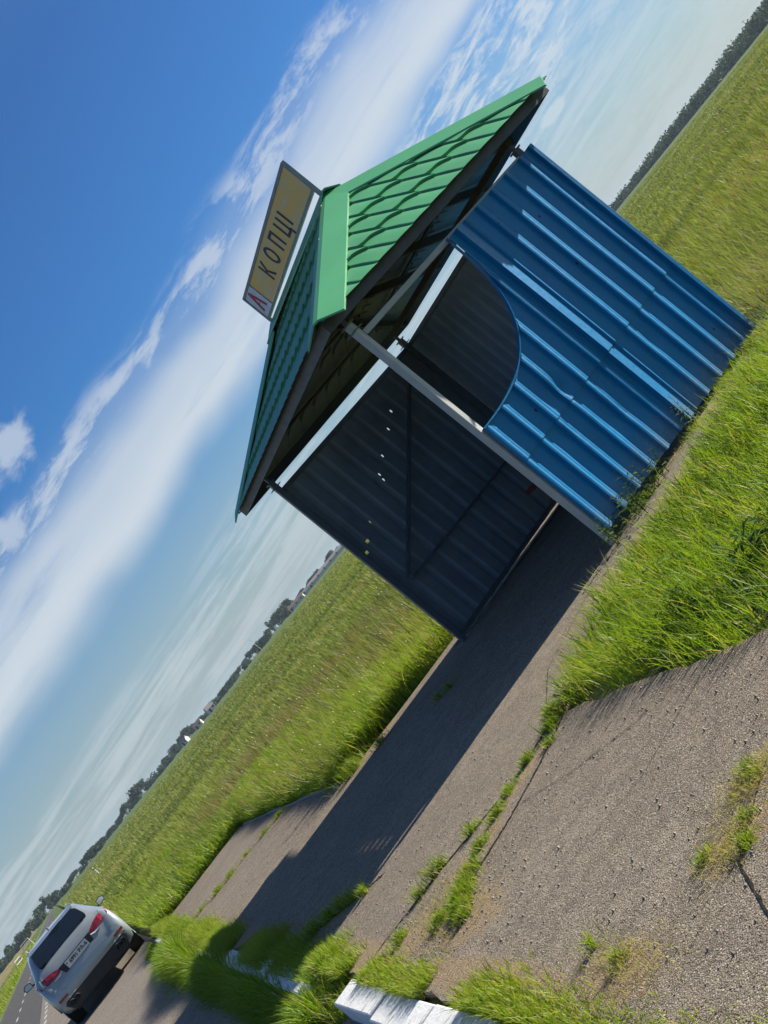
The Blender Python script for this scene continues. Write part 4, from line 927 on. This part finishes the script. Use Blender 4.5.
edge = math_(t, 'MULTIPLY', fr(e2, [(.150,(0,0,0)),(.172,(1,1,1)),(.182,(1,1,1)),(.198,(0,0,0))]), fr(wisp, [(.42,(0,0,0)),(.62,(.7,.7,.7))]))
low = math_(t, 'MULTIPLY', fr(e2, [(.0,(.25,.25,.25)),(.03,(.55,.55,.55)),(.062,(.6,.6,.6)),(.082,(0,0,0))]), fr(streak, [(.40,(0,0,0)),(.62,(1,1,1))]))
rightw = fr(ax, [(.0,(0,0,0)),(.16,(1,1,1))])
r2 = math_(t, 'MULTIPLY', math_(t, 'MULTIPLY', rightw, fr(e2, [(.03,(.3,.3,.3)),(.07,(1,1,1)),(.105,(1,1,1)),(.122,(0,0,0))])), fr(cn(26,110,9,.72,.5,(5,5,0),-.16), [(.40,(.12,.12,.12)),(.60,(1,1,1))]))
def blob(a, e, ra, re):
    dx = math_(t, 'DIVIDE', math_(t, 'SUBTRACT', ax, a), ra); dy = math_(t, 'DIVIDE', math_(t, 'SUBTRACT', el, e), re)
    d = math_(t, 'SQRT', math_(t, 'ADD', math_(t, 'MULTIPLY', dx, dx), math_(t, 'MULTIPLY', dy, dy)))
    return fr(math_(t, 'ADD', d, math_(t, 'MULTIPLY', math_(t, 'SUBTRACT', puff, .5), 2.2)), [(.3,(.65,.65,.65)),(1.1,(0,0,0))])
pf = math_(t, 'MAXIMUM', blob(-.120,.205,.026,.020), blob(-.162,.170,.020,.016)); pf = math_(t, 'MAXIMUM', pf, blob(.262,.068,.02,.006))
den = math_(t, 'MAXIMUM', math_(t, 'MAXIMUM', b1, edge), math_(t, 'MAXIMUM', math_(t, 'MULTIPLY', low, .8), math_(t, 'MULTIPLY', r2, .85)))
# clouds elsewhere in the sky, for light and reflections
gen = math_(t, 'MULTIPLY', fr(cn(2.2, 7, 7, .65, .3, (11,3,0)), [(.5,(0,0,0)),(.75,(.6,.6,.6))]), fr(math_(t, 'ABSOLUTE', ax), [(.5,(0,0,0)),(.7,(1,1,1))]))
den = math_(t, 'MAXIMUM', math_(t, 'MAXIMUM', den, pf), gen); den = math_(t, 'MULTIPLY', den, fr(Z_, [(.0,(0,0,0)),(.012,(1,1,1))]))
tn = ramp(t, el, [(0,(.7,.8,.95)),(.08,(.42,.66,.97)),(.2,(.25,.56,.98)),(.34,(.26,.52,.9)),(.6,(.6,.75,.95))])
skyc = mixc(t, fr(el, [(.0,(.5,.5,.5)),(.06,(.3,.3,.3)),(.13,(.0,.0,.0))]), mixc(t, 1., sky.outputs[0], tn, 'MULTIPLY'), (3.5,4.6,5.5))
cc = mixc(t, math_(t, 'MULTIPLY', den, .86), skyc, (6.3,6.8,7.2))
t.links.new(cc, bg.inputs[0])

cam = bpy.data.cameras.new('camera'); co = bpy.data.objects.new('camera', cam); COL.objects.link(co); S.camera = co
pitch, roll, yaw = -.0073, .8919, .3217
cp, sp_ = math.cos(pitch), math.sin(pitch); cr, sr = math.cos(roll), math.sin(roll); c, s = math.cos(yaw), math.sin(yaw)
Rv = Vector((c, -s, 0)); Fv = Vector((s*cp, c*cp, sp_)); Uv = Rv.cross(Fv)
ix = Rv*cr-Uv*sr; iy = Rv*sr+Uv*cr
co.matrix_world = Matrix(((ix.x, iy.x, -Fv.x, 0), (ix.y, iy.y, -Fv.y, 0), (ix.z, iy.z, -Fv.z, 1.62), (0,0,0,1)))
cam.sensor_fit = 'VERTICAL'; cam.sensor_height = 36; cam.lens = 1539.6*36/1024; cam.clip_start = .05; cam.clip_end = 12000
S.render.engine = 'CYCLES'; S.render.resolution_x = 768; S.render.resolution_y = 1024
S.view_settings.view_transform = 'Standard'; S.view_settings.look = 'None'; S.view_settings.gamma = 1; S.view_settings.exposure = .9
